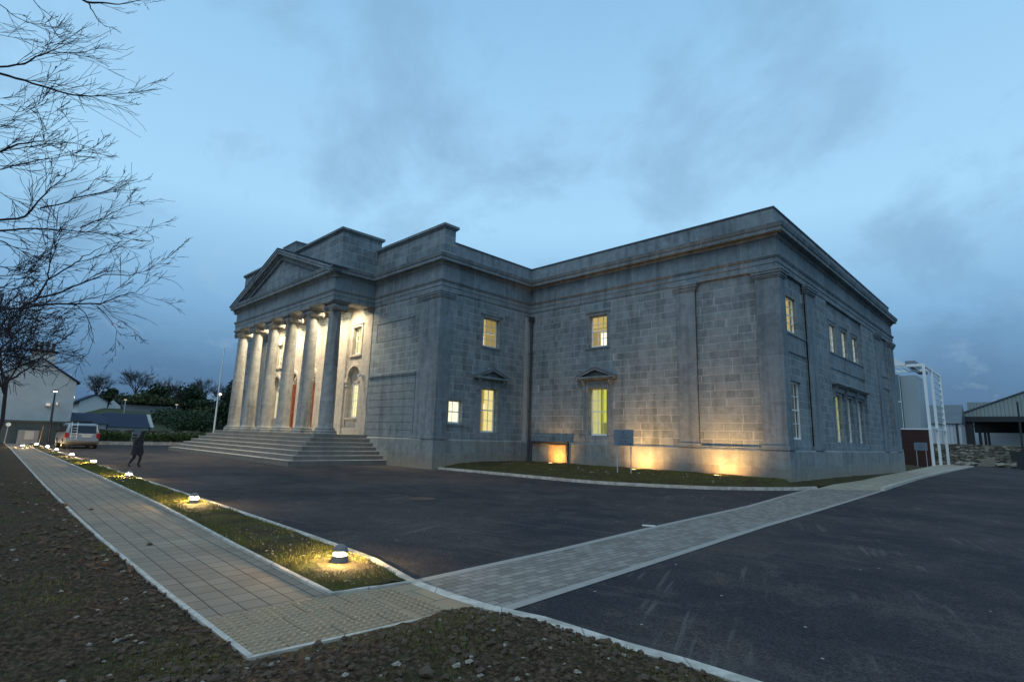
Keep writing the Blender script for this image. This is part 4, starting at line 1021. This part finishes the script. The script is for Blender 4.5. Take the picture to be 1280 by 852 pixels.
# hillside
def hill():
    mb=MB(); nx,ny=50,60
    for i in range(nx+1):
        for j in range(ny+1):
            x=-62-130*i/nx; y=-10+110*j/ny
            t=min(1,max(0,(-x-64)/34)); h=4.6*(t*t*(3-2*t))*min(1,max(0,(y-4)/10))+min(3.,max(0,(-x-100)*.03))
            mb.v.append((x,y,-.12+h+noise.noise(Vector((x*.07,y*.07,0)))*.5*t))
    for i in range(nx):
        for j in range(ny): q=i*(ny+1)+j; mb.f.append((q,q+1,q+ny+2,q+ny+1))
    return mb.build('hillside',plain('scrubby_hillside',(.035,.05,.02),.95,nz=.6,sc=.35,bump=.6),smooth=80,recalc=False)
hill()['kind']='structure'
# slate-roofed sheds and white gabled house on the left
bs=thing('slate_roof_shed',(-68,11.5,0),'long low shed with blue slate roof and pale end wall behind the hedge','shed')
def roofed(par,X,y0,y1,ze,zr,dep,wallm):
    MB().box(X-dep,X,y0,y1,-.3,ze).build('wall',wallm,par)
    MB().prism([(X+.2,y0-.1,ze-.05),(X-dep/2,y0-.1,zr),(X-dep-.2,y0-.1,ze-.05)],(0,y1-y0+.2,0)).build('roof',SLATE,par)
roofed(bs,-69,11.1,14.75,1.45,2.85,5,WR)
MB().prism([(-69.2,14.86,1.0),(-69.0,14.86,1.45),(-71.4,14.86,2.85),(-74,14.86,1.4),(-74,14.86,-.2),(-69.2,14.86,-.2)],(0,.35,0)).build('end_wall',plain('patchy_limewash',(.38,.42,.38),.9,nz=.5,sc=2),bs)
b2=thing('low_slate_shed',(-69,9,0),'low shed with dark blue slate roof between the white house and the long shed','shed')
roofed(b2,-69,4.5,11.0,1.70,2.72,5,WR)
wg=thing('white_gable_cottage',(-90,12.6,0),'small white gabled cottage beyond the slate-roofed sheds','cottage')
P=[(-90,11.1,-.3),(-90,14.1,-.3),(-90,14.1,4.6),(-90,12.75,5.45),(-90,11.1,4.5)]
MB().prism(P,(-7,0,0)).build('wall',plain('white_cottage_render',(.50,.54,.55),.9,nz=.1),wg)
MB().prism([(-89.8,10.6,4.28),(-89.8,12.75,5.5),(-89.8,12.75,5.62),(-89.8,10.6,4.4)],(-7.4,0,0)).prism([(-89.8,14.5,4.35),(-89.8,12.75,5.5),(-89.8,12.75,5.62),(-89.8,14.5,4.47)],(-7.4,0,0)).build('roof',SLATE,wg)
MB().box(-90.3,-90,14.2,15.6,-.3,3.9).prism([(-90,14.3,3.9),(-90,15.6,3.9),(-90,15.55,4.2),(-90,14.7,4.9),(-90,14.3,4.4)],(-.3,0,0)).build('annex_wall',MATS['white_cottage_render'],wg)
ls=thing('long_dark_roof_shed',(-86,19,0),'long dark grey roofed shed on the slope below the trees','shed')
MB().prism([(-88,15.9,3.4),(-92,15.9,4.5),(-96,15.9,3.4)],(0,6.2,0)).build('roof',plain('grey_slate_roof',(.06,.065,.07),.7,nz=.3),ls)
MB().box(-95,-88.2,16,22,-.3,3.4).build('wall',plain('pale_shed_wall',(.30,.31,.28),.9,nz=.3),ls)
wf=thing('flat_white_shed',(-85,25,0),'small flat-roofed white shed half hidden by ivy on the slope','shed')
q=at(258,517.5,X=-85); q2=at(238,517,X=-85); q3=at(267,519,X=-85)
MB().box(-88,-85,q2.y,q3.y,q.z-.05,q.z+.12).build('roof',LAMPW,wf); MB().box(-87.5,-85.1,q.y-.6,q3.y-.05,q.z-.9,q.z-.055).build('wall',MATS['white_wall_render'],wf)
# stone wall and hedge at the far edge of the car park
wobwall('car_park_wall',-59.,-59.01,7.4,27,1.18,'long grey stone wall behind the clipped hedge at the far side of the car park',.4)
kerbline([(-56.2,27),(-55.4,7.0)],.25,-.15,.22)
MB().box(-58.8,-56.25,6.9,27,-.15,.14).build('hedge_bed',SOIL)['kind']='structure'
def leafmat(name,c):
    def fn(g,setp,b):
        p=g.pos(); n=g.noise(p,1.3,3); r=g.white(g.vmath('FLOOR',g.vmath('MULTIPLY',p,(7.,7.,7.))))
        t=g.math('ADD',g.math('MULTIPLY_ADD',n,.8,.5),g.math('MULTIPLY',r,.5)); setp('Base Color',g.mix(1.,c,g.comb(t,t,t),'MULTIPLY')); setp('Roughness',.65)
        setp('Specular IOR Level',.25)
    return mat(name,fn)
HED=leafmat('hedge_leaves',(.045,.075,.018)); IVY=leafmat('ivy_leaves',(.028,.05,.022)); EVG=leafmat('evergreen_leaves',(.026,.046,.022)); SCR=leafmat('scrub_leaves',(.045,.055,.02))
BARK=plain('dark_bark',(.035,.028,.022),.95,nz=.3,sc=3)
def leaves(mb,c,r,n,s,seed=0,fill=.5):
    c=Vector(c)
    for k in range(n):
        v=Vector((random.gauss(0,1),random.gauss(0,1),random.gauss(0,1))).normalized()
        q=1+noise.noise(v*1.7+Vector((seed,seed*2.3,0)))*.55
        rr=(random.random()**fill)*q
        if noise.noise(v*3.5+Vector((seed+9,0,rr*2)))<-.22: continue
        p=c+Vector((v.x*r[0],v.y*r[1],v.z*r[2]))*rr
        a=Vector((random.gauss(0,1),random.gauss(0,1),random.gauss(0,1))).normalized(); b=a.orthogonal().normalized(); d2=a.cross(b)
        z=s*random.uniform(.6,1.4)
        mb.add([p+b*z,p+d2*z*.6,p-b*z,p-d2*z*.6],[(0,1,2,3)])
def shrub(name,c,r,n,s,m,label,cat,grp=None,stem=True):
    t=thing(name,(c[0],c[1],max(0,c[2]-r[2])),label,cat,grp)
    mb=MB(); leaves(mb,c,r,n,s,seed=random.random()*50); mb.build('foliage',m,t,recalc=False)
    if stem: MB().tube([(c[0],c[1],c[2]-r[2]-1.),(c[0],c[1],c[2]+r[2]*.3)],[.09,.03],6).build('trunk',BARK,t)
    return t
hg=thing('hedge',(-57.5,17,0),'dark clipped laurel hedge in front of the grey stone wall','hedge')
mb=MB()
for k in range(46):
    y=8.4+k*.40; 
    if 11.1<y<11.9: continue
    leaves(mb,(-57.3,y,.62),(.65,.36,.5+.08*math.sin(k*1.7)+(.3 if y>16.7 else 0)),300,.075,seed=k)
mb.build('foliage',HED,hg,recalc=False)
shrub('laurel_bush',(-54.6,6.9,.75),(.9,1.1,.9),1600,.09,HED,'green laurel bush between the street lamp and the parked car','bush')
s2=thing('small_white_post_sign',(-56.2,11.2,0),'small grey sign on two white posts standing in the hedge gap','sign')
for dy in(-.28,.15): MB().tube([(-56.1,11.1+dy,0),(-56.1,11.15+dy,1.1)],.022,6).build('post',GREYP,s2)
MB().box(-56.14,-56.08,10.95,11.5,.85,1.3).build('board',SGN,s2)
# flagpole
q0=at(267,541,Y=16); q1=at(280.3,436,Y=16)
fp=thing('flagpole',(-52.3,16,0),'tall bare white flagpole left of the portico steps','flagpole')
MB().tube([(q0.x,16,0),(q0.x,16,4.5),(q1.x,16,q1.z)],[.085,.065,.04],10).build('pole',STW,fp,smooth=True); MB().lathe([(.02,0),(.08,.05),(.02,.1)],(q1.x,16,q1.z),10).build('finial',STW,fp)
def lamp_far(px,pyt,pyb,X,label,glow):
    a=at(px,pyt,X=X); b=at(px-1,pyb,X=X); t=thing('street_lamp',(X,b.y,max(b.z,0)),label,'street lamp')
    MB().tube([(X,b.y,b.z-1.5),(X,a.y,a.z)],.06,6).build('pole',GREYP,t); MB().box(X-.1,X+.2,a.y-.16,a.y+.10,a.z,a.z+.12).build('lamp_head',emit('far_lamp_'+('warm' if glow>3 else 'dim'),(1,.85,.6),glow),t)
lamp_far(275,493,530,-75,'distant lit street lamp just right of the flagpole',12)
lamp_far(221,506,516,-88,'small distant lamp on the wooded slope with a dim pale head',.6)
lamp_far(157,500,512,-86,'small pale lamp head beside the white gabled cottage',.8)
lamp_far(91,497,508,-70,'warm lamp peeping out behind the right edge of the gable house',8)
# bare trees
def grow(mb,p,d,L,r,depth,spread=.6,up=.15,seg=4,kids=4,minr=.004,n=4):
    P=[p]; Rr=[r]; q=p.copy(); dd=d.normalized()
    for i in range(seg):
        dd=(dd+Vector((random.gauss(0,.13),random.gauss(0,.13),random.gauss(0,.1)+up*.25))).normalized()
        q=q+dd*L/seg; P.append(q.copy()); Rr.append(max(minr,r*(1-.75*(i+1)/seg)))
    mb.tube(P,Rr,n if depth>0 else 3,cap=False)
    if depth>0:
        for k in range(kids):
            t=random.uniform(.25,1); i=min(seg-1,int(t*seg)); b=P[i].lerp(P[i+1],t*seg-i)
            dir_=(P[i+1]-P[i]).normalized(); o=dir_.orthogonal().normalized(); o.rotate(__import__('mathutils').Quaternion(dir_,random.uniform(0,6.3)))
            nd=(dir_+o*random.uniform(spread*.6,spread*1.5)).normalized()
            grow(mb,b,nd,L*random.uniform(.45,.75),max(minr,Rr[i]*.6),depth-1,spread,up,seg,kids,minr,n)
def baretree(px,pyb,pyt,X,label,kids=6,depth=4,spread=.6,r=.2,z=None,trunk=.28,name='bare_tree',minr=.009):
    b=at(px,pyb,X=X); t_=at(px,pyt,X=X); H=t_.z-b.z
    t=thing(name,(X,b.y,b.z-.5),label,'tree','bare winter trees on the slope')
    mb=MB().tube([(X,b.y,b.z-2),(X,b.y,b.z+H*trunk)],[r*1.2,r*.8],7); mb.build('trunk',BARK,t)
    mb=MB()
    for k in range(6):
        a=k*1.05+random.random()*.6; s=random.uniform(.35,.9)
        grow(mb,Vector((X,b.y,b.z+H*trunk*random.uniform(.6,1))),Vector((math.cos(a)*s,math.sin(a)*s,1)),H*(1-trunk)*.6,r*.42,depth-1,spread,.2,4,kids,minr)
    mb.build('crown',BARK,t,recalc=False)
baretree(118,506,464,-96,'spreading bare tree behind the white gabled cottage',spread=.9,r=.22)
baretree(168,500,457,-98,'tall rounded bare tree right of the cottage, tallest on the slope',spread=.6,r=.2)
baretree(207,506,470,-104,'bare tree between the two dark evergreens',r=.16)
baretree(250,505,471,-104,'bare tree showing above the round evergreen',r=.16)
baretree(223,512,484,-88,'thin pale-stemmed bare tree in front of the evergreens',r=.07,depth=3,spread=.6,trunk=.45,minr=.015)
baretree(274,512,482,-90,'bare tree just left of the flagpole on the slope',r=.12)
def evg(px,py,X,rx,rz,m,label,n=2600,s=.22,nm='evergreen_tree',cat='tree'):
    c=at(px,py,X=X); shrub(nm,(X,c.y,c.z),(rx,rx,rz),n,s,m,label,cat,'evergreens and scrub on the slope')
evg(138,496,-95,1.0,1.2,EVG,'small dark evergreen beside the tall rounded bare tree',1200)
evg(196,496,-96,2.0,1.8,EVG,'dark rounded evergreen left of the pair on the slope')
evg(237,496,-95,2.2,2.0,EVG,'dark rounded evergreen right of the pair on the slope',3000)
evg(258,508,-92,2.6,1.2,EVG,'broad dark evergreen below the right round evergreen')
evg(288,500,-66,.9,2.6,EVG,'dark cypress clump between the flagpole and the portico',2600,.13,'cypress_tree')
evg(281,515,-66,1.3,1.7,EVG,'dark evergreen shrub behind the flagpole foot',2200,.14)
evg(230,524,-80,4.2,1.3,IVY,'ivy mound above the hedge beside the long shed',5200,.16,'ivy_mound','ivy')
evg(252,530,-72,3.4,1.2,IVY,'ivy covered bank behind the flagpole',4200,.14,'ivy_mound','ivy')
evg(212,520,-84,2.2,1.2,IVY,'ivy hanging over the pale end wall',2200,.15,'ivy_mound','ivy')
evg(180,500,-94,4.5,.8,SCR,'low scrub on the crest below the tall bare tree',3200,.18,'scrub','bush')
evg(215,503,-98,5.,1.3,SCR,'scrub belt along the crest between the evergreens',3600,.2,'scrub','bush')
evg(262,517,-84,3.2,.8,SCR,'scrub on the slope right of the ivy',2200,.16,'scrub','bush')
evg(150,507,-98,3.,.7,SCR,'scrub behind the cottage roof',1600,.16,'scrub','bush')
# ------------------------------------------------------------------ overhanging tree at left
ot=thing('overhanging_tree',(-14.2,-2.6,0),'large bare tree reaching its twigs in from the left edge','tree')
TW=plain('dark_twig_bark',(.03,.026,.032),.95,nz=.2)
TR=MB().tube([(-14.2,-2.6,-.3),(-14.1,-2.5,3),(-14.0,-2.3,6),(-13.9,-2.1,9),(-13.8,-2.0,12)],[.34,.28,.22,.15,.07],10).build('trunk',TW,ot)
LB=[([(0,92),(30,100),(60,110),(90,119),(115,121),(135,119),(160,116),(203,111)],.030,1.,14),
 ([(0,84),(30,80),(45,71),(60,67),(85,66),(105,66),(124,57)],.024,1.,14),
 ([(0,190),(22,180),(55,176),(54,168)],.034,.9,10),
 ([(0,211),(50,200),(80,195),(103,188)],.018,.8,7),
 ([(0,275),(32,271),(40,262),(52,248),(68,231),(85,217),(95,210)],.028,1.,9),
 ([(50,260),(75,255),(100,246),(130,240),(150,228)],.018,.8,8),
 ([(0,288),(40,286),(75,287),(110,290),(150,294)],.030,1.,14),
 ([(100,285),(130,272),(160,258),(164,253)],.012,.7,6),
 ([(0,387),(25,385),(45,374),(60,350),(90,331),(104,321),(125,310),(155,300)],.030,.9,7),
 ([(60,350),(62,330),(70,310),(78,290)],.013,.7,5),
 ([(25,386),(50,381),(85,379),(125,380),(150,370),(170,365),(187,350)],.026,.8,9),
 ([(45,374),(75,365),(100,355),(130,343),(160,344),(180,340),(192,331)],.022,.8,8),
 ([(85,379),(110,373),(140,366),(156,352)],.012,.7,5),
 ([(92,380),(106,390),(114,408),(117,425),(110,442),(101,449)],.009,.4,4),
 ([(120,382),(135,396),(144,409),(152,420)],.008,.4,3),([(128,382),(143,397),(160,404)],.007,.4,2),
 ([(93,-8),(110,4),(130,4),(150,6),(180,-1)],.028,.5,3),([(110,4),(116,14),(125,28),(133,34)],.014,.2,2),
 ([(0,6),(20,22),(40,30),(58,31)],.014,.9,8),([(40,-3),(50,10),(60,17)],.008,.3,2),
 ([(0,44),(15,46),(35,53)],.010,.8,5),([(0,208),(20,206),(60,197),(102,187)],.012,.6,5),
 ([(0,482),(20,470),(40,457),(60,440),(74,424)],.032,.5,2),
 ([(0,420),(25,416),(60,402),(90,392),(106,397)],.012,.7,6),([(0,300),(20,310),(40,318),(60,330)],.014,.9,8),([(0,240),(15,250),(30,266)],.012,.9,7),
 ([(0,332),(20,338),(38,330),(55,320)],.016,1.,9),([(0,360),(15,352),(32,346)],.02,1.2,9),([(0,160),(20,150),(45,152)],.014,1.,8),([(0,130),(20,140),(40,135),(50,128)],.010,.9,7)]
mb=MB(); tw=MB()
MQ=__import__('mathutils').Quaternion
def twig(mb,p,d,L,r,depth):
    P=[p];q=p.copy();dd=d.normalized(); seg=4
    for i in range(seg):
        dd=(dd+Vector((random.gauss(0,.08),random.gauss(0,.09),random.gauss(0.015,.09)))).normalized(); q=q+dd*L/seg; P.append(q.copy())
    mb.tube(P,[max(.0035,r*(1-.6*i/seg)) for i in range(seg+1)],3,cap=False)
    if depth>0:
        for k in range(4):
            t=random.uniform(.15,1); i=min(seg-1,int(t*seg)); b=P[i].lerp(P[i+1],t*seg-i); dir_=(P[i+1]-P[i]).normalized()
            o=dir_.orthogonal().normalized(); o.rotate(MQ(dir_,random.uniform(0,6.3)))
            twig(mb,b,dir_+o*random.uniform(.25,.8),L*random.uniform(.25,.5),r*.65,depth-1)
for i,(pts,r,dens,nt) in enumerate(LB):
    X0=-13.2+ (i%5)*.35
    P=[at(a,b,X=X0+.12*j) for j,(a,b) in enumerate(pts)]
    if pts[0][0]<=0: 
        z=P[0].z; P=[Vector((-14.0,-2.4,max(3.,z-1.2))),Vector((X0-.3,(P[0].y-1.1),z-.3))]+P
    Q=[];RR=[]
    for j in range(len(P)-1):
        for k in range(3):
            t=k/3; v=P[j].lerp(P[j+1],t)
            Q.append(v+Vector((0,random.gauss(0,.007),random.gauss(0,.007))))
    Q.append(P[-1]); n_=len(Q)
    RR=[max(.004,.75*r*(1.2*(1-j/n_)+.08)) for j in range(n_)]
    mb.tube(Q,RR,6,cap=False)
    for k in range(int(nt*1.25)):
        t=random.uniform(.22,.99); j=min(n_-2,int(t*n_)); b=Q[j]; dir_=(Q[j+1]-Q[j]).normalized()
        o=dir_.orthogonal().normalized(); o.rotate(MQ(dir_,random.uniform(0,6.3)))
        twig(tw,b,dir_*1.3+o*random.uniform(.25,.9),random.uniform(.5,1.3)*(.45+.6*dens)*(1.15-t*.6),max(.0045,RR[j]*.38),2 if random.random()<dens*.3 else 1)
mb.build('limb',TW,ot,recalc=False); tw.build('twigs',TW,ot,recalc=False)
o2=thing('bare_hedgerow_tree',(-24,.6,0),'dense dark bare tree low at the left edge in front of the white gable','tree')
q=at(3,525,X=-24); q2=at(9,470,X=-24)
mb=MB().tube([(-24,q.y-.3,-.2),(-24,q.y,q.z),(-24,q2.y,q2.z)],[.07,.055,.045],8); mb.build('trunk',TW,o2)
mb=MB()
for k in range(5):
    a=random.uniform(-1.2,.6)
    grow(mb,Vector((-24,q2.y,q2.z-random.uniform(0,.6))),Vector((random.uniform(-.6,.6),random.uniform(-1.1,.35),random.uniform(.5,1.3))),2.1,.04,3,.8,.05,4,6,.0085)
for z,L in((3.6,1.5),(4.4,1.5),(5.2,1.3),(6.0,1.2),(2.9,1.1)):
    for k in range(2):
        grow(mb,Vector((-24+random.uniform(-.6,.6),q2.y-.9,z+random.uniform(-.3,.3))),Vector((random.uniform(-.3,.3),1,random.uniform(-.1,.5))),L*random.uniform(.6,1.15),.022,2,.8,.05,4,7,.0085)
mb.build('crown',TW,o2,recalc=False)
# ------------------------------------------------------------------ parked car
def car():
    L,Wd,H=4.5,1.84,1.66
    t=thing('parked_car',(-45.3,6.05,RZ),'silver estate car seen from behind, with rear ladder and roof rails','car',rz=0)
    # local: rear at x=0, car extends to -x
    side=[(0,.42),(-.02,.95),(-.22,1.55),(-.38,1.62),(-2.2,1.66),(-2.9,1.58),(-3.55,1.1),(-4.35,.95),(-4.5,.7),(-4.45,.35),(-3.95,.3),(-3.9,.3),(-.6,.3),(-.1,.3)]
    mb=MB(); n=len(side); rings=[]
    for yy,ins in((-.92,1),(-.84,0),(0,0),(.84,0),(.92,1)):
        r=[]
        for x,z in side:
            y=yy
            if z>1.0: y=yy*(1-.16*(z-1.0)/.66)
            if ins: 
                cxx,czz=-2.2,.9; x2=cxx+(x-cxx)*.965; z2=czz+(z-czz)*.94; r.append((x2,y,z2))
            else: r.append((x,y,z))
        rings.append(r)
    for r in rings: mb.v+=r
    for k in range(4):
        for j in range(n): mb.f.append((k*n+j,k*n+(j+1)%n,(k+1)*n+(j+1)%n,(k+1)*n+j))
    mb.f+=[tuple(range(n)),tuple(4*n+j for j in range(n))]
    def paint(g,setp,b): setp('Base Color',(.26,.275,.29)); setp('Metallic',.5); setp('Roughness',.32); setp('Coat Weight',.4)
    body=mb.build('body',mat('silver_car_paint',paint),t,smooth=30,bevel=.03,world=False)
    DG=plain('dark_car_glass',(.012,.016,.028),.12,nz=.05); RB=plain('black_rubber',(.015,.015,.016),.8,nz=.1)
    MB().hexa([(-.018,-.70,1.02),(-.018,.70,1.02),(.01,.70,1.02),(.01,-.70,1.02),(-.20,-.64,1.50),(-.20,.64,1.50),(-.165,.64,1.50),(-.165,-.64,1.50)]).build('rear_window',DG,t,world=False,bevel=.01)
    for s in(-1,1):
        MB().prism([(-.35,s*.885,1.08),(-1.15,s*.885,1.08),(-1.15,s*.81,1.50),(-.48,s*.815,1.50)],(0,s*.015,0)).prism([(-1.25,s*.885,1.08),(-2.2,s*.885,1.08),(-2.2,s*.81,1.52),(-1.25,s*.81,1.52)],(0,s*.015,0)).prism([(-2.3,s*.885,1.08),(-3.25,s*.885,1.08),(-2.85,s*.81,1.50),(-2.3,s*.81,1.52)],(0,s*.015,0)).build('side_window',DG,t,world=False)
        MB().box(-.12,.03,s*.72 if s>0 else -.93,.93 if s>0 else -.72,.72,1.03).build('tail_light',plain('red_tail_lens',(.30,.01,.012),.25,nz=.05),t,world=False,bevel=.015)
        for x in(-.85,-3.6):
            w=MB().tube([(x,s*.72,.32),(x,s*.93,.32)],.32,24).build('wheel',RB,t,world=False,smooth=30)
            MB().tube([(x,s*.90,.32),(x,s*.94,.32)],.2,16).build('rim',GREYP,w,world=False)
        MB().tube([(-.6,s*.62,1.70),(-.9,s*.62,1.74),(-2.4,s*.62,1.75),(-2.7,s*.62,1.69)],.02,6).build('roof_rail',RB,t,world=False)
        m_=MB().box(-3.1,-2.95,s*1.0-.1,s*1.0+.1,1.02,1.18).build('wing_mirror',RB,t,world=False,bevel=.03)
    MB().box(-.1,.10,-.86,.86,.42,.62).build('rear_bumper',mat('silver_car_paint'),t,world=False,bevel=.04)
    MB().box(.002,.016,-.05,.47,.76,.90).build('number_plate',plain('pale_plate',(.6,.62,.58),.5,nz=.05),t,world=False); MB().box(.0,.03,-.22,.55,.93,.97).build('tailgate_trim',STW,t,world=False)
    mb=MB()
    for y in(-.62,-.32): mb.tube([(.05,y,.60),(.05,y,1.0),(-.14,y,1.55),(-.25,y,1.72)],.015,6)
    for k in range(6): z=.66+.17*k; x=.05 if z<1.0 else .05-.19*(z-1)/.55; mb.tube([(x,-.62,z),(x,-.32,z)],.012,6)
    mb.build('rear_ladder',STW,t,world=False)
    MB().box(-2.0,-.8,-.5,.5,1.70,1.80).build('roof_box',RB,t,world=False,bevel=.03)
    MB().box(-3.9,-.25,-.7,.7,.2,.32).build('underbody',RB,t,world=False)
    return t
car()
# ------------------------------------------------------------------ pedestrian
def person():
    t=thing('person',(-25.3,5.1,RZ),'stooped person in dark coat and trousers walking with a stick across the car park','person')
    J={'pel':(0,0,.80,.125),'wa':(.02,0,.95,.12),'ch':(.07,0,1.12,.14),'sh':(.11,0,1.24,.10),'nk':(.15,0,1.31,.05),'hd0':(.185,0,1.37,.065),'hd1':(.20,0,1.44,.082),'hd2':(.20,0,1.50,.06),
     'lh':(0,.085,.76,.10),'lk':(.16,.09,.45,.065),'la':(.10,.09,.10,.045),'lt':(.23,.10,.035,.035),
     'rh':(0,-.085,.76,.10),'rk':(.02,-.09,.43,.065),'ra':(-.20,-.09,.12,.045),'rt':(-.09,-.10,.035,.035),
     'ls':(.11,.17,1.21,.065),'le':(.02,.22,.96,.047),'lw':(.13,.20,.76,.03),
     'rs':(.11,-.17,1.21,.065),'re':(.06,-.22,.97,.047),'rw':(.28,-.22,.85,.03),'rp':(.33,-.22,.83,.034),'lp':(.17,.20,.71,.034)}
    E=[('pel','wa'),('wa','ch'),('ch','sh'),('sh','nk'),('nk','hd0'),('hd0','hd1'),('hd1','hd2'),('pel','lh'),('lh','lk'),('lk','la'),('la','lt'),('pel','rh'),('rh','rk'),('rk','ra'),('ra','rt'),
       ('ch','ls'),('ls','le'),('le','lw'),('lw','lp'),('ch','rs'),('rs','re'),('re','rw'),('rw','rp')]
    for s,(px,py,pz) in(('l',(.17,.20,.71)),('r',(.33,-.22,.83))):
        for k in range(4):
            o=-.025+.017*k; L_=[.055,.065,.062,.05][k]
            a=f'{s}f{k}';b=f'{s}g{k}'
            if s=='l': J[a]=(px+o,py,pz-.035,.009); J[b]=(px+o+.012,py-.012,pz-.035-L_,.008)
            else: J[a]=(px+.03,py+o,pz-.01,.009); J[b]=(px+.035,py+o,pz-.01-L_*.7,.008)
            E+=[(s+'p',a),(a,b)]
        J[s+'th']=(px+(.03 if s=='l' else -.005),py-.03*(1 if s=='l' else -1),pz-.03,.010); E.append((s+'p',s+'th'))
    ks=list(J); me=bpy.data.meshes.new('body'); me.from_pydata([J[k][:3] for k in ks],[(ks.index(a),ks.index(b)) for a,b in E],[])
    me.materials.append(plain('dark_clothing',(.02,.022,.03),.9,nz=.2))
    o=bpy.data.objects.new('body',me); COL.objects.link(o); o.parent=t
    sk=o.modifiers.new('skin','SKIN'); sl_=me.skin_vertices[0].data if me.skin_vertices else None
    if sl_ is None:
        bm=bmesh.new(); bm.from_mesh(me); bm.verts.layers.skin.verify(); bm.to_mesh(me); bm.free(); sl_=me.skin_vertices[0].data
    for i,k in enumerate(ks): sl_[i].radius=(J[k][3],J[k][3]); sl_[i].use_root=(k=='pel')
    s_=o.modifiers.new('sub','SUBSURF'); s_.levels=1; s_.render_levels=1
    # coat skirt, hair/cap
    MB().lathe([(.24,.52),(.225,.70),(.195,.92),(.20,1.1),(.14,1.25)],(.04,0,0),18,cap=False).build('coat',MATS['dark_clothing'],t,smooth=True,world=False)
    MB().lathe([(.10,1.455),(.098,1.49),(.07,1.53),(.02,1.55)],(.20,0,0),16).build('cap',plain('dark_cap',(.015,.015,.02),.9),t,smooth=True,world=False)
    face=MB()
    for dy in(-.03,.03): face.lathe([(.008,0),(.008,.01)],(.278,dy,1.44),8)
    face.tube([(.275,0,1.44),(.298,0,1.41),(.275,0,1.405)],.008,5).tube([(.272,-.025,1.385),(.276,.025,1.385)],.005,4)
    face.build('face_features',plain('skin',(.35,.22,.16),.6),t,world=False)
    t.rotation_euler=(0,0,R(40)); t.scale=(.9,.9,.9)
    st=MB().tube([(0,0,0),(.0,0,.84)],.012,6); st.tube([(.0,0,.84),(-.06,0,.87),(-.1,0,.85)],.012,6)
    w=st.build('walking_stick',plain('dark_cane',(.03,.02,.015),.5)); 
    c,s=math.cos(R(40)),math.sin(R(40)); x_,y_=.36,-.22
    w.location=(-25.3+x_*c-y_*s,5.1+x_*s+y_*c,RZ); w.rotation_euler=(0,R(-3),0)
    tag(w,'thin dark walking stick held by the stooped person','walking stick')
person()
# ------------------------------------------------------------------ small things on the ground
mh=MB().lathe([(.33,0),(.33,.004),(.30,.004),(.29,.002)],(0,0,0),32); q=at(528,623,Z=RZ)
o=mh.build('manhole_cover',plain('rusty_iron_cover',(.085,.045,.03),.8,nz=.4,sc=9)); o.location=(q.x,q.y,RZ+.003); tag(o,'rusty round manhole cover set in the asphalt','manhole cover')
def leaf(px,py,label):
    q=at(px,py,Z=.0); mb=MB(); pts=[]
    for k in range(12):
        a=k/12*6.283; r=.035*(1+.35*math.cos(5*a)); pts.append((r*1.3*math.cos(a),r*math.sin(a),.012+.012*math.cos(2*a)))
    mb.add(pts+[(0,0,.006)],[(k,(k+1)%12,12) for k in range(12)]); o=mb.build('dead_leaf',plain('brown_leaf',(.10,.05,.02),.8)); o.location=(q.x,q.y,.004)
    sol=o.modifiers.new('t','SOLIDIFY'); sol.thickness=.002; tag(o,label,'leaf')
leaf(187,681,'brown dead leaf lying on the nearer part of the footpath'); leaf(114,637,'brown dead leaf lying farther along the footpath')
q=at(811,657,Z=RZ); o=MB().box(-.12,.12,-.05,.05,0,.012).build('paper_scrap',LAMPW); o.location=(q.x,q.y,RZ+.001); o.rotation_euler=(0,0,.5); tag(o,'white scrap of paper on the asphalt beside the crossing','litter')
